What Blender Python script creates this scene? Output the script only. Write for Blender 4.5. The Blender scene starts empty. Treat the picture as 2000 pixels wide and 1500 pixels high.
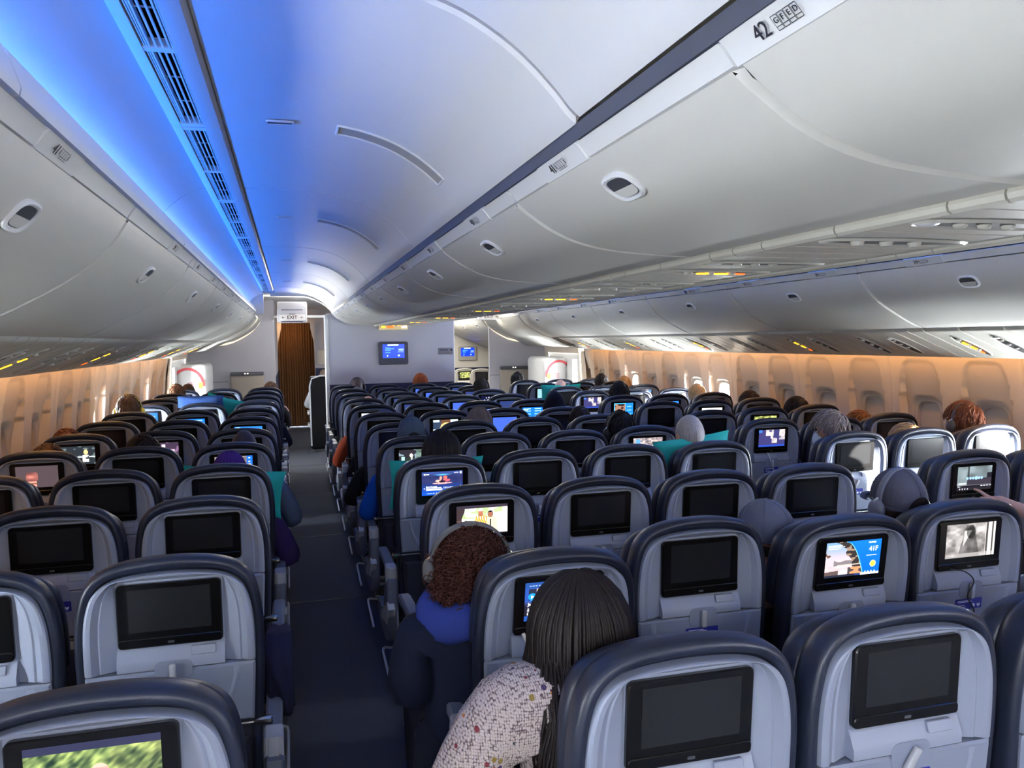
import bpy, bmesh, math, random
import numpy as np
from mathutils import Vector, Matrix
random.seed(7)
S = bpy.context.scene
COL = S.collection
H = 1.74          # camera height above the cabin floor
MX = 1.38         # plane the two side walls mirror about
def m(x): return 2 * MX - x
P = .8184         # seat pitch
YC, YD = 1.372, 1.284
PI = math.pi

# ---------------------------------------------------------------- camera
cam_d = bpy.data.cameras.new('camera'); cam = bpy.data.objects.new('camera', cam_d); COL.objects.link(cam)
cam_d.sensor_width = 36; cam_d.lens = 1556.0 * 36 / 2000; cam_d.clip_start = .02; cam_d.clip_end = 400
a, b, r = math.radians(15.5314), math.radians(3.1599), math.radians(-.7886)
F = Vector((math.sin(a) * math.cos(b), math.cos(a) * math.cos(b), -math.sin(b)))
R = Vector((math.cos(a), -math.sin(a), 0)); U = R.cross(F)
R2 = R * math.cos(r) + U * math.sin(r); U2 = -R * math.sin(r) + U * math.cos(r)
M = Matrix((R2, U2, -F)).transposed().to_4x4(); M.translation = Vector((0, 0, H)); cam.matrix_world = M
S.camera = cam

# ---------------------------------------------------------------- world, sun, lamps, exposure
vs = S.view_settings
vs.view_transform = 'Standard'; vs.look = 'None'; vs.gamma = 1; vs.use_curve_mapping = False; vs.exposure = 1.0
S.cycles.use_denoising = True
S.cycles.max_bounces = 10; S.cycles.diffuse_bounces = 6; S.cycles.transparent_max_bounces = 16
S.cycles.sample_clamp_indirect = 6
W = bpy.data.worlds.new('sky'); S.world = W; W.use_nodes = True
nt = W.node_tree; bg = nt.nodes['Background']
SKY = 180.0
bg.inputs[0].default_value = (.86, .94, 1, 1); bg.inputs[1].default_value = SKY
sd = bpy.data.lights.new('sun', 'SUN'); sd.energy = 42; sd.angle = math.radians(.6); sd.color = (1, .95, .86)
sun = bpy.data.objects.new('sun', sd); COL.objects.link(sun)
sun.rotation_euler = Vector((-.84, .52, -.075)).to_track_quat('-Z', 'Y').to_euler()

def area(name, loc, direction, sx, sy, power, color, spread=180):
    d = bpy.data.lights.new(name, 'AREA'); d.shape = 'RECTANGLE'; d.size = sx; d.size_y = sy
    d.energy = power; d.color = color; d.spread = math.radians(spread)
    o = bpy.data.objects.new(name, d); COL.objects.link(o); o.location = loc
    z = -Vector(direction).normalized(); y = Vector((0, 1, 0)); y = (y - z * y.dot(z)).normalized(); x = y.cross(z)
    o.rotation_euler = Matrix((x, y, z)).transposed().to_euler()
    return o
BLUE = (.015, .19, 1.0)
YA, YB = -2.6, 11.3
for nm, f in (('left', lambda x: x), ('right', m)):
    s = 1 if nm == 'left' else -1
    area('cove_led_' + nm, (f(-.500), (YA + YB) / 2, H + .500), (s * .3, 0, .95), .012, YB - YA, 10 if s > 0 else 24, BLUE)
    area('ceiling_wash_led_' + nm, (f(-.497), (YA + YB) / 2, H + .507), (s * .95, 0, .30), .010, YB - YA, 18 if s > 0 else 34, BLUE, 80)  # extra narrow beam added to bring the blue onto the ceiling
    area('wall_wash_led_' + nm, (f(-1.425), (YA + YB) / 2, H - .065), (-s * .25, 0, -1), .012, YB - YA, 15.0, (1, .50, .17))
area('door_ceiling_lamp', (.22, 12.3, H + .53), (0, -1, .05), .5, .16, 30, (1, .93, .80))
area('door_ceiling_lamp_right', (2.75, 12.3, H + .55), (0, -.7, -.7), .7, .9, 22, (1, .93, .80))
area('forward_cabin_lamp', (2.75, 14.9, H + .55), (0, 0, -1), .6, 2.2, 36, (1, .93, .82))
area('aft_galley_lamp', (.05, -1.9, H + .62), (.1, .55, -1), .9, .9, 36, (1, .97, .90))  # unseen lamp added behind the camera as neutral fill
area('aft_galley_lamp_right', (2.75, -1.9, H + .62), (-.1, .55, -1), .9, .9, 36, (1, .97, .90))  # same added fill, over the right aisle
area('curtain_lamp', (.0, 16.45, H + .36), (0, .75, -.6), .3, .08, 1.3, (1, .55, .2))  # unseen lamp added to warm the top of the curtain

# ---------------------------------------------------------------- materials
def lin(c):
    return tuple((v / 12.92 if v <= .04045 else ((v + .055) / 1.055) ** 2.4) for v in [q / 255 for q in c])
def mat(name, rgb, rough=.5, metal=0, bump=0, bscale=200, var=0, coat=0, spec=None, emit=None, estr=0, sheen=0):
    mt = bpy.data.materials.new(name); mt.use_nodes = True
    n = mt.node_tree; p = n.nodes['Principled BSDF']
    c = lin(rgb) + (1,)
    p.inputs['Base Color'].default_value = c; p.inputs['Roughness'].default_value = rough; p.inputs['Metallic'].default_value = metal
    if coat: p.inputs['Coat Weight'].default_value = coat
    if spec is not None: p.inputs['Specular IOR Level'].default_value = spec
    if sheen: p.inputs['Sheen Weight'].default_value = sheen
    if emit: p.inputs['Emission Color'].default_value = lin(emit) + (1,); p.inputs['Emission Strength'].default_value = estr
    if bump or var:
        tc = n.nodes.new('ShaderNodeTexCoord'); ns = n.nodes.new('ShaderNodeTexNoise')
        ns.inputs['Scale'].default_value = bscale; ns.inputs['Detail'].default_value = 3
        n.links.new(tc.outputs['Object'], ns.inputs['Vector'])
        if bump:
            bp = n.nodes.new('ShaderNodeBump'); bp.inputs['Strength'].default_value = bump; bp.inputs['Distance'].default_value = .002
            n.links.new(ns.outputs['Fac'], bp.inputs['Height']); n.links.new(bp.outputs['Normal'], p.inputs['Normal'])
        if var:
            mx = n.nodes.new('ShaderNodeMix'); mx.data_type = 'RGBA'
            lo = tuple(max(0, q * (1 - var)) for q in c[:3]) + (1,); hi = tuple(min(1, q * (1 + var)) for q in c[:3]) + (1,)
            mx.inputs[6].default_value = lo; mx.inputs[7].default_value = hi
            n.links.new(ns.outputs['Fac'], mx.inputs[0]); n.links.new(mx.outputs[2], p.inputs['Base Color'])
    return mt
def hairmat(name, rgb, rough=.5):
    mt = mat(name, rgb, rough, spec=.22); n = mt.node_tree; p = n.nodes['Principled BSDF']
    tc = n.nodes.new('ShaderNodeTexCoord'); mp = n.nodes.new('ShaderNodeMapping'); mp.inputs['Scale'].default_value = (160, 160, 9)
    ns = n.nodes.new('ShaderNodeTexNoise'); ns.inputs['Scale'].default_value = 1; ns.inputs['Detail'].default_value = 2
    n.links.new(tc.outputs['Object'], mp.inputs[0]); n.links.new(mp.outputs[0], ns.inputs[0])
    mx = n.nodes.new('ShaderNodeMix'); mx.data_type = 'RGBA'; c = lin(rgb)
    mx.inputs[6].default_value = tuple(q * .5 for q in c) + (1,); mx.inputs[7].default_value = tuple(min(1, q * 1.5) for q in c) + (1,)
    n.links.new(ns.outputs[0], mx.inputs[0]); n.links.new(mx.outputs[2], p.inputs['Base Color'])
    bp = n.nodes.new('ShaderNodeBump'); bp.inputs['Strength'].default_value = .6; bp.inputs['Distance'].default_value = .003
    n.links.new(ns.outputs[0], bp.inputs['Height']); n.links.new(bp.outputs[0], p.inputs['Normal'])
    return mt
bin_white = mat('bin_white', (218, 216, 208), .42, bump=.05, bscale=900)
strip_white = mat('strip_white', (228, 228, 226), .4)
ceil_white = mat('ceiling_white', (222, 222, 222), .5, bump=.04, bscale=700)
psu_grey = mat('service_panel_grey', (196, 194, 184), .36)
dark_slot = mat('dark_slot', (58, 58, 58), .5)
gap_dark = mat('gap_dark', (26, 27, 30), .6)
vent_black = mat('vent_black', (9, 10, 12), .9, spec=.05)
rail_dark = mat('rail_dark', (66, 68, 76), .5)
wall_beige = mat('sidewall_beige', (212, 198, 182), .55, bump=.04, bscale=600)
shade_m = mat('window_shade', (205, 198, 188), .5)
frame_m = mat('window_frame', (196, 186, 172), .45)
carpet = mat('carpet', (62, 65, 74), .95, bump=.5, bscale=420, var=.45, spec=.15)
bulk_m = mat('bulkhead_laminate', (190, 190, 200), .5, bump=.05, bscale=500, var=.05)
wainscot = mat('navy_wainscot', (30, 38, 74), .6)
grey_fair = mat('fairing_grey', (176, 174, 166), .5)
shell_m = mat('seat_shell_grey', (140, 149, 170), .42, bump=.06, bscale=900)
tray_m = mat('tray_grey', (130, 139, 160), .42, bump=.06, bscale=900)
leather = mat('navy_leather', (29, 34, 50), .4, bump=.18, bscale=260, spec=.38)
fabric = mat('dark_navy_fabric', (26, 30, 44), .85, bump=.3, bscale=500)
bezel_m = mat('bezel_black', (12, 12, 14), .22)
off_m = mat('screen_off', (32, 33, 36), .2, spec=.6)
chrome = mat('chrome', (200, 202, 208), .22, metal=1)
arm_m = mat('armrest_grey', (96, 104, 122), .45)
armcap_m = mat('armrest_cap_grey', (172, 176, 186), .4)
shroud_m = mat('shroud_grey', (92, 98, 114), .5)
metal_m = mat('leg_metal', (92, 96, 104), .4, metal=.6)
placard_m = mat('placard_blue', (28, 36, 140), .5)
ink_w = mat('ink_white', (215, 220, 235), .6)
ink_k = mat('ink_black', (28, 26, 36), .6)
ink_r = mat('ink_red', (150, 30, 40), .6)
white_m = mat('white_plastic', (225, 226, 226), .35)
teal_m = mat('teal_fabric', (24, 168, 160), .8, bump=.3, bscale=60)
glow_y = mat('sign_yellow', (255, 190, 40), .5, emit=(255, 185, 40), estr=1.6)
glow_o = mat('sign_orange', (255, 110, 30), .5, emit=(255, 90, 20), estr=1.2)
glow_w = mat('lamp_white', (255, 240, 215), .5, emit=(255, 240, 215), estr=2.5)
glass = bpy.data.materials.new('window_glass'); glass.use_nodes = True
_n = glass.node_tree; _n.nodes.clear()
_o = _n.nodes.new('ShaderNodeOutputMaterial'); _x = _n.nodes.new('ShaderNodeMixShader'); _t = _n.nodes.new('ShaderNodeBsdfTransparent'); _g = _n.nodes.new('ShaderNodeBsdfGlossy')
_x.inputs[0].default_value = .06; _g.inputs['Roughness'].default_value = .02
_n.links.new(_t.outputs[0], _x.inputs[1]); _n.links.new(_g.outputs[0], _x.inputs[2]); _n.links.new(_x.outputs[0], _o.inputs[0])
def screen_mat(name, strength):
    mt = bpy.data.materials.new(name); mt.use_nodes = True; n = mt.node_tree; p = n.nodes['Principled BSDF']
    p.inputs['Base Color'].default_value = (.004, .004, .005, 1); p.inputs['Roughness'].default_value = .2
    at = n.nodes.new('ShaderNodeAttribute'); at.attribute_name = 'Col'
    n.links.new(at.outputs['Color'], p.inputs['Emission Color']); p.inputs['Emission Strength'].default_value = strength
    return mt
scr_m = screen_mat('screen_lit', 1.0)
scrtext = mat('screen_text_white', (20, 20, 20), .4, emit=(245, 248, 255), estr=1.0)
# translucent-looking curtain: pleats in geometry, brown cloth
curtain_m = mat('curtain_brown', (112, 78, 46), .8, bump=.3, bscale=300, var=.3)
skin_l = mat('skin_light', (205, 150, 125), .5); skin_p = mat('skin_pale', (222, 176, 156), .5); skin_d = mat('skin_brown', (128, 84, 62), .5)

# ---------------------------------------------------------------- mesh helpers
class MB:
    def __init__(s): s.v = []; s.f = []
    def add(s, vs, fs):
        o = len(s.v); s.v += [tuple(q) for q in vs]; s.f += [tuple(i + o for i in f) for f in fs]; return s
    def box(s, c, d, rot=None, bev=0, seg=2):
        x, y, z = [q / 2 for q in d]
        if not bev:
            vs = [(i * x, j * y, k * z) for k in (-1, 1) for j in (-1, 1) for i in (-1, 1)]
            fs = [(0, 2, 3, 1), (4, 5, 7, 6), (0, 1, 5, 4), (2, 6, 7, 3), (0, 4, 6, 2), (1, 3, 7, 5)]
        else:
            bm = bmesh.new(); bmesh.ops.create_cube(bm, size=1)
            for v in bm.verts: v.co = (v.co.x * d[0], v.co.y * d[1], v.co.z * d[2])
            bmesh.ops.bevel(bm, geom=bm.edges[:], offset=min(bev, min(d) * .49), segments=seg, affect='EDGES', profile=.5)
            bm.verts.index_update(); vs = [v.co[:] for v in bm.verts]; fs = [[v.index for v in f.verts] for f in bm.faces]; bm.free()
        if rot is not None: vs = [rot @ Vector(v) for v in vs]
        return s.add([(v[0] + c[0], v[1] + c[1], v[2] + c[2]) for v in vs], fs)
    def loft(s, rings, closed=True, cap0=True, cap1=True):
        n = len(rings[0]); vs = [p for r_ in rings for p in r_]; fs = []
        for k in range(len(rings) - 1):
            for i in range(n if closed else n - 1):
                j = (i + 1) % n; fs.append((k * n + i, k * n + j, (k + 1) * n + j, (k + 1) * n + i))
        if closed and cap0: fs.append(tuple(range(n))[::-1])
        if closed and cap1: fs.append(tuple((len(rings) - 1) * n + i for i in range(n)))
        return s.add(vs, fs)
    def tube(s, pts, r, n=8, caps=True):
        pts = [Vector(p) for p in pts]; rs = r if isinstance(r, (list, tuple)) else [r] * len(pts)
        rings = []; up = None
        for i, p in enumerate(pts):
            t = (pts[min(i + 1, len(pts) - 1)] - pts[max(i - 1, 0)]).normalized()
            if up is None: up = Vector((0, 0, 1)) if abs(t.z) < .9 else Vector((1, 0, 0))
            x = up.cross(t).normalized(); y = t.cross(x); up = y
            rings.append([p + x * (rs[i] * math.cos(q * 2 * PI / n)) + y * (rs[i] * math.sin(q * 2 * PI / n)) for q in range(n)])
        return s.loft(rings, True, caps, caps)
    def ellip(s, c, rad, nu=16, nv=10, fn=None):
        vs = [(0, 0, -1)]; fs = []
        for j in range(1, nv):
            t = -PI / 2 + PI * j / nv
            for i in range(nu): q = 2 * PI * i / nu; vs.append((math.cos(t) * math.cos(q), math.cos(t) * math.sin(q), math.sin(t)))
        vs.append((0, 0, 1)); top = len(vs) - 1
        for i in range(nu): fs.append((0, 1 + (i + 1) % nu, 1 + i)); fs.append((top, top - nu + i, top - nu + (i + 1) % nu))
        for j in range(nv - 2):
            for i in range(nu): q = 1 + j * nu; k = (i + 1) % nu; fs.append((q + i, q + k, q + nu + k, q + nu + i))
        out = []
        for v in vs:
            w = Vector((v[0] * rad[0], v[1] * rad[1], v[2] * rad[2]))
            if fn: w = fn(w)
            out.append((w.x + c[0], w.y + c[1], w.z + c[2]))
        return s.add(out, fs)
    def poly(s, pts, axis, t0, t1, bev=0):
        """outline pts (2-D) swept along axis 0/1/2 from t0 to t1, with small chamfers"""
        def P3(p, t): return (t, p[0], p[1]) if axis == 0 else ((p[0], t, p[1]) if axis == 1 else (p[0], p[1], t))
        n = len(pts)
        if bev:
            ins = inset(pts, bev); d = bev if t1 > t0 else -bev
            rings = [[P3(p, t0) for p in ins], [P3(p, t0 + d) for p in pts], [P3(p, t1 - d) for p in pts], [P3(p, t1) for p in ins]]
        else: rings = [[P3(p, t0) for p in pts], [P3(p, t1) for p in pts]]
        return s.loft(rings)
    def mesh(s, name, sharp=35, fix=True):
        me = bpy.data.meshes.new(name); me.from_pydata(s.v, [], s.f)
        if fix:
            bm = bmesh.new(); bm.from_mesh(me); bmesh.ops.recalc_face_normals(bm, faces=bm.faces); bm.to_mesh(me); bm.free()
        me.polygons.foreach_set('use_smooth', [True] * len(me.polygons))
        me.set_sharp_from_angle(angle=math.radians(sharp)); return me
    def build(s, name, mt, parent=None, sharp=35, fix=True, **kw):
        return put(name, s.mesh(name, sharp, fix), mt, parent, **kw)
def inset(pts, d):
    n = len(pts); A = sum(pts[i][0] * pts[(i + 1) % n][1] - pts[(i + 1) % n][0] * pts[i][1] for i in range(n)); sg = 1 if A > 0 else -1
    out = []
    for i in range(n):
        p0, p1, p2 = Vector(pts[i - 1][:2]), Vector(pts[i][:2]), Vector(pts[(i + 1) % n][:2])
        n1 = Vector((-(p1 - p0).y, (p1 - p0).x)); n2 = Vector((-(p2 - p1).y, (p2 - p1).x))
        if n1.length > 1e-9: n1.normalize()
        if n2.length > 1e-9: n2.normalize()
        q = n1 + n2
        if q.length < 1e-6: q = n1
        q.normalize(); k = max(.4, q.dot(n1)) if n1.length > .5 else 1
        out.append(tuple(p1 + q * (sg * d / k)))
    return out
def put(name, me, mt=None, parent=None, loc=None, rot=None, label=None, cat=None, group=None, kind=None):
    o = bpy.data.objects.new(name, me); COL.objects.link(o)
    if mt is not None and me is not None and not me.materials: me.materials.append(mt)
    if parent is not None: o.parent = parent
    if loc is not None: o.location = loc
    if rot is not None: o.rotation_euler = rot
    for k, v in (('label', label), ('category', cat), ('group', group), ('kind', kind)):
        if v: o[k] = v
    return o
def empty(name, loc=(0, 0, 0), **kw): return put(name, None, None, None, loc, **kw)
def rrect(w, h, rad, n=5, cx=0, cy=0):
    out = []
    for k, (sx, sy) in enumerate(((1, 1), (-1, 1), (-1, -1), (1, -1))):
        for i in range(n + 1):
            t = PI / 2 * (k + i / n); out.append((cx + sx * (w / 2 - rad) + rad * math.cos(t), cy + sy * (h / 2 - rad) + rad * math.sin(t)))
    return out
def catmull(pts, k=5):
    p = [Vector(q) for q in pts]; out = []
    for i in range(len(p) - 1):
        a_, b_, c_, d_ = p[max(i - 1, 0)], p[i], p[i + 1], p[min(i + 2, len(p) - 1)]
        for j in range(k):
            t = j / k; out.append(.5 * (2 * b_ + (c_ - a_) * t + (2 * a_ - 5 * b_ + 4 * c_ - d_) * t * t + (3 * b_ - a_ - 3 * c_ + d_) * t ** 3))
    out.append(p[-1]); return [tuple(q) for q in out]
_tc = {}
def text_me(s, size, ext=.0004, align='CENTER', bold=0):
    key = (s, size, align, bold)
    if key in _tc: return _tc[key]
    cu = bpy.data.curves.new('lettering', 'FONT'); cu.body = s; cu.size = size; cu.extrude = ext; cu.align_x = align; cu.align_y = 'CENTER'; cu.resolution_u = 3; cu.offset = bold
    o = bpy.data.objects.new('lettering', cu); COL.objects.link(o)
    dg = bpy.context.evaluated_depsgraph_get(); me = bpy.data.meshes.new_from_object(o.evaluated_get(dg))
    COL.objects.unlink(o); bpy.data.objects.remove(o); bpy.data.curves.remove(cu)
    me.materials.clear(); _tc[key] = me; return me
def frame(right, up):
    x = Vector(right).normalized(); y = Vector(up); y = (y - x * y.dot(x)).normalized(); z = x.cross(y)
    return Matrix((x, y, z)).transposed()
def text(name, s, size, mt, parent, loc, right=(1, 0, 0), up=(0, 0, 1), align='CENTER', bold=0):
    me = text_me(s, size, align=align, bold=bold)
    if me.materials and me.materials[0] != mt: me = me.copy(); me.materials.clear()
    return put(name, me, mt, parent, loc, frame(right, up).to_euler())
ORD = ['first', 'second', 'third', 'fourth', 'fifth', 'sixth', 'seventh', 'eighth', 'ninth', 'tenth', 'eleventh', 'twelfth', 'thirteenth', 'fourteenth', 'fifteenth', 'sixteenth', 'seventeenth', 'eighteenth', 'nineteenth', 'twentieth']
# ================================================================= the setting
def Z(q): return H + q
def rel(pts, f=lambda x: x): return [(f(x), Z(z)) for x, z in pts]
ID = lambda x: x
fl = MB()
fl.box((MX, 7.5, -.05), (6.3, 22, .1))
floor = fl.build('floor', carpet, kind='structure')
c = MB()
for y in (3.0, 5.45, 7.3, 9.5, 11.6): c.box((.2, y, .0015), (.58, .006, .003))
c.build('carpet_seam', gap_dark, floor)

# ceiling: outer crown, curved panels, cove panels, valances
crown = MB()
hull = [(-1.50, -.05), (-1.80, .05), (-1.75, .55), (-1.0, 1.0), (MX, 1.2)]
hull = hull + [(m(x), z) for x, z in hull[-2::-1]]
crown.loft([[(x, y, Z(z)) for x, z in hull] for y in (-3.2, 18.6)], closed=False)
ceiling = crown.build('ceiling', ceil_white, kind='structure')
ceil_prof = catmull([(.577, .440), (.553, .461), (.525, .494), (.46, .556), (.387, .606), (.307, .643), (.185, .673), (.007, .686), (-.176, .684)], 3)
cove_prof = catmull([(-.330, .682), (-.40, .655), (-.47, .607), (-.52, .548), (-.548, .46)], 3)
val_prof = [(-.430, .426), (-.427, .438), (-.431, .454), (-.443, .487), (-.452, .508), (-.457, .514), (-.463, .508), (-.468, .475), (-.56, .455), (-.56, .426)]
CJ = [-2.83, -.64, 1.55, 3.74, 5.93, 8.12, 10.31, 11.4]
for f in (ID, m):
    for k in range(len(CJ) - 1):
        y0, y1 = CJ[k] + .004, CJ[k + 1] - .004
        dz = .008 if k < 2 else 0
        up = [(x * 1.0 + .012, z + .022) for x, z in ceil_prof[::-1]]
        pts = [(x, z + dz) for x, z in ceil_prof] + [(x, z + dz) for x, z in up]
        q = MB().poly([(f(x), Z(z)) for x, z in pts], 1, y0, y1, bev=.008)
        q.build('ceiling_panel', ceil_white, ceiling, sharp=40)
        q = MB().poly(rel(cove_prof + [(x - .01, z + .02) for x, z in cove_prof[::-1]], f), 1, y0, y1)
        q.build('cove_panel', ceil_white, ceiling)
        q = MB().poly(rel(val_prof, f), 1, y0, y1)
        q.build('valance', ceil_white, ceiling, sharp=50)
    q = MB().poly(rel([(.579, .442), (.573, .404), (.66, .404), (.66, .442)], f), 1, -2.8, 11.35); q.build('trim_1' if f is ID else 'trim_2', rail_dark, kind='structure')
    q = MB().poly(rel([(-.455, .432), (-.455, .398), (-.60, .398), (-.60, .432)], f), 1, -2.8, 11.35); q.build('trim_3' if f is ID else 'trim_4', gap_dark, kind='structure')
# little clip at the joint, speaker grilles and indicator lights in the ceiling panels
def ceil_z(x):
    for (x0, z0), (x1, z1) in zip(ceil_prof, ceil_prof[1:]):
        if x1 <= x <= x0: return z0 + (z1 - z0) * (x0 - x) / (x0 - x1 + 1e-9)
    return .684
for k, y in enumerate((2.62, 4.55, 6.9, 9.2)):
    xs = [.165 + .33 * i / 14 for i in range(15)]; g = MB()
    for w_, e in ((.05, .003), ):
        ring = [(x, y - .05, Z(ceil_z(x) - .002)) for x in xs] + [(x, y + .05, Z(ceil_z(x) - .002)) for x in xs[::-1]]
    pr_ = MB()
    pr_.tube(ring + [ring[0]], .0042, 6)
    t = empty('ceiling_speaker', (.33, y, Z(ceil_z(.33))), label='%s curved speaker grille along the ceiling panels from the camera' % ORD[k], cat='speaker', group='speaker grilles in the ceiling')
    o = pr_.build('frame', ceil_white, t); o.matrix_parent_inverse = Matrix.Translation(-t.location)
    pl = MB().loft([[(x, y - .046, Z(ceil_z(x) - .001)) for x in xs], [(x, y + .046, Z(ceil_z(x) - .001)) for x in xs]], closed=False)
    o = pl.build('perforated_plate', grey_fair, t); o.matrix_parent_inverse = Matrix.Translation(-t.location)
    lx, ly = -.01, y - .02
    t = empty('indicator_lamp', (lx, ly, Z(.683)), label='%s small rectangular lamp in the ceiling panels from the camera' % ORD[k], cat='lamp', group='small lamps in the ceiling')
    q = MB()
    q.loft([[(x, y_, 0) for x, y_ in rrect(.085, .036, .006, 2)], [(x, y_, -.006) for x, y_ in rrect(.085, .036, .006, 2)], [(x, y_, -.006) for x, y_ in rrect(.074, .026, .004, 2)], [(x, y_, -.002) for x, y_ in rrect(.072, .024, .004, 2)]], True, False, False)
    q.build('frame', ceil_white, t); MB().box((0, 0, -.002), (.073, .025, .003)).build('lens', rail_dark, t)

# air vents down the ceiling
VJ = [-.02 + 1.34 * k for k in range(-1, 9)]
vi = 0
for f in (ID, m):
    for k in range(len(VJ) - 1):
        y0, y1 = VJ[k] + .004, VJ[k + 1] - .004; L = y1 - y0
        t = empty('air_vent', (f(-.26), (y0 + y1) / 2, Z(.685)), label='long white slatted air vent, %s from the camera over the %s aisle' % (ORD[k], 'left' if f is ID else 'right'), cat='vent', group='air vents along the ceiling')
        sx = 1 if f is ID else -1
        def bx(q, x0, x1, ya, yb, z0, z1, bev=0): q.box((sx * ((x0 + x1) / 2 + .26), (ya + yb) / 2 - (y0 + y1) / 2, (z0 + z1) / 2 - .685), (x1 - x0, yb - ya, z1 - z0), bev=bev)
        q = MB()
        lp = [(-.335, .686), (-.331, .674), (-.318, .667), (-.300, .6655), (-.300, .69), (-.335, .69)]
        q.poly([(sx * (x + .26), z - .685) for x, z in lp], 1, -L / 2, L / 2, bev=.003)
        rp = [(-.232, .6655), (-.212, .667), (-.190, .673), (-.1800, .686), (-.1800, .705), (-.232, .70)]
        q.poly([(sx * (x + .26), z - .685) for x, z in rp], 1, -L / 2, L / 2, bev=.003)
        for ya, yb in ((y0, y0 + .035), ((y0 + y1) / 2 - .014, (y0 + y1) / 2 + .014), (y1 - .035, y1)): bx(q, -.302, -.230, ya, yb, .667, .69)
        q.build('frame', ceil_white, t)
        q = MB(); bx(q, -.302, -.230, y0, y1, .722, .725); bx(q, -.303, -.301, y0, y1, .69, .725); bx(q, -.231, -.229, y0, y1, .69, .725); q.build('backing', vent_black, t)  # shade inside the vent put into this near-black sheet
        q = MB()
        for x in (-.296, -.291, -.237): bx(q, x, x + .0025, y0 + .037, y1 - .037, .669, .70)
        q.build('edge_rib', ceil_white, t)
        for ya, yb in ((y0 + .036, (y0 + y1) / 2 - .015), ((y0 + y1) / 2 + .015, y1 - .036)):
            for x in (-.284, -.270, -.256, -.242):
                q = MB(); bx(q, x - .0020, x + .0020, ya, yb, .668, .674); q.build('slat', ceil_white, t)
            q = MB()
            for s_ in (.33, .67): bx(q, -.288, -.238, ya + (yb - ya) * s_ - .002, ya + (yb - ya) * s_ + .002, .676, .679)
            q.build('cross_rib', ceil_white, t)

# ------------------------------------------------------------ side walls with window recesses
WY0 = 4.134; WP = .557
def wallx(z):      # left side, z above floor
    pr_ = [(-.1, -1.42), (.4, -1.52), (.8, -1.56), (1.1, -1.555), (1.35, -1.535), (1.55, -1.51), (1.75, -1.48)]
    for (z0, x0), (z1, x1) in zip(pr_, pr_[1:]):
        if z <= z1: return x0 + (x1 - x0) * (z - z0) / (z1 - z0) - .03
    return pr_[-1][1] - .03
WC, WH, WW = 1.10, .158, .112
def sst(t): t = min(1, max(0, t)); return t * t * (3 - 2 * t)
def recess(u, z):
    au = abs(u)
    hw = .172 + .03 * sst((1.56 - z) / .5)
    e = (au / hw) ** 6 + (max(0, z - 1.2) / .355) ** 3.2
    s_ = sst((1.0 - e) / .08) * sst((z - .80) / .06)
    d = s_ * (.010 + .05 * sst((1.56 - z) / .42))
    e2 = (au / (WW + .028)) ** 4 + (abs(z - WC) / (WH + .035)) ** 4
    return d + .022 * sst((1.15 - e2) / .5)
def inhole(u, z): return (abs(u) / WW) ** 4 + (abs(z - WC) / WH) ** 4 < 1
zs = [0, .3, .6, .76] + [.80 + .0155 * i for i in range(51)] + [1.62, 1.70]
NY = 36
cell = {}
def wall_panel_mesh(side, two=True):
    q = MB(); n = NY * 2; w = WP * 2
    for iz, z in enumerate(zs):
        for iy in range(n + 1):
            y = w * iy / n - w / 2; u = (y + w / 2) % WP - WP / 2
            if iy == n: u = WP / 2
            d = recess(u, z)
            edge = .006 * (sst(1 - (w / 2 - abs(y)) / .012))
            x = wallx(z) - d - edge
            q.v.append((x if side == 'left' else m(x), y, z))
    for iz in range(len(zs) - 1):
        for iy in range(n):
            zc = (zs[iz] + zs[iz + 1]) / 2; y = w * (iy + .5) / n; u = y % WP - WP / 2
            if inhole(u, zc): continue
            a_ = iz * (n + 1) + iy; fc = (a_, a_ + 1, a_ + n + 2, a_ + n + 1)
            q.f.append(fc if side == 'left' else fc[::-1])
    return q.mesh('wall_panel', 60, fix=False)
def sup(w, h, n=28, e=4): 
    return [(math.copysign(abs(math.cos(t)) ** (2 / e), math.cos(t)) * w, math.copysign(abs(math.sin(t)) ** (2 / e), math.sin(t)) * h) for t in [2 * PI * i / n for i in range(n)]]
opens = {'right': {6, 7, 10, -1, -2}, 'left': {6, 10, -5, -9, -11}}
wi = 0
xw = wallx(WC) - .072
ring_me = {}; shade_me = {}; pane_me = {}
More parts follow.
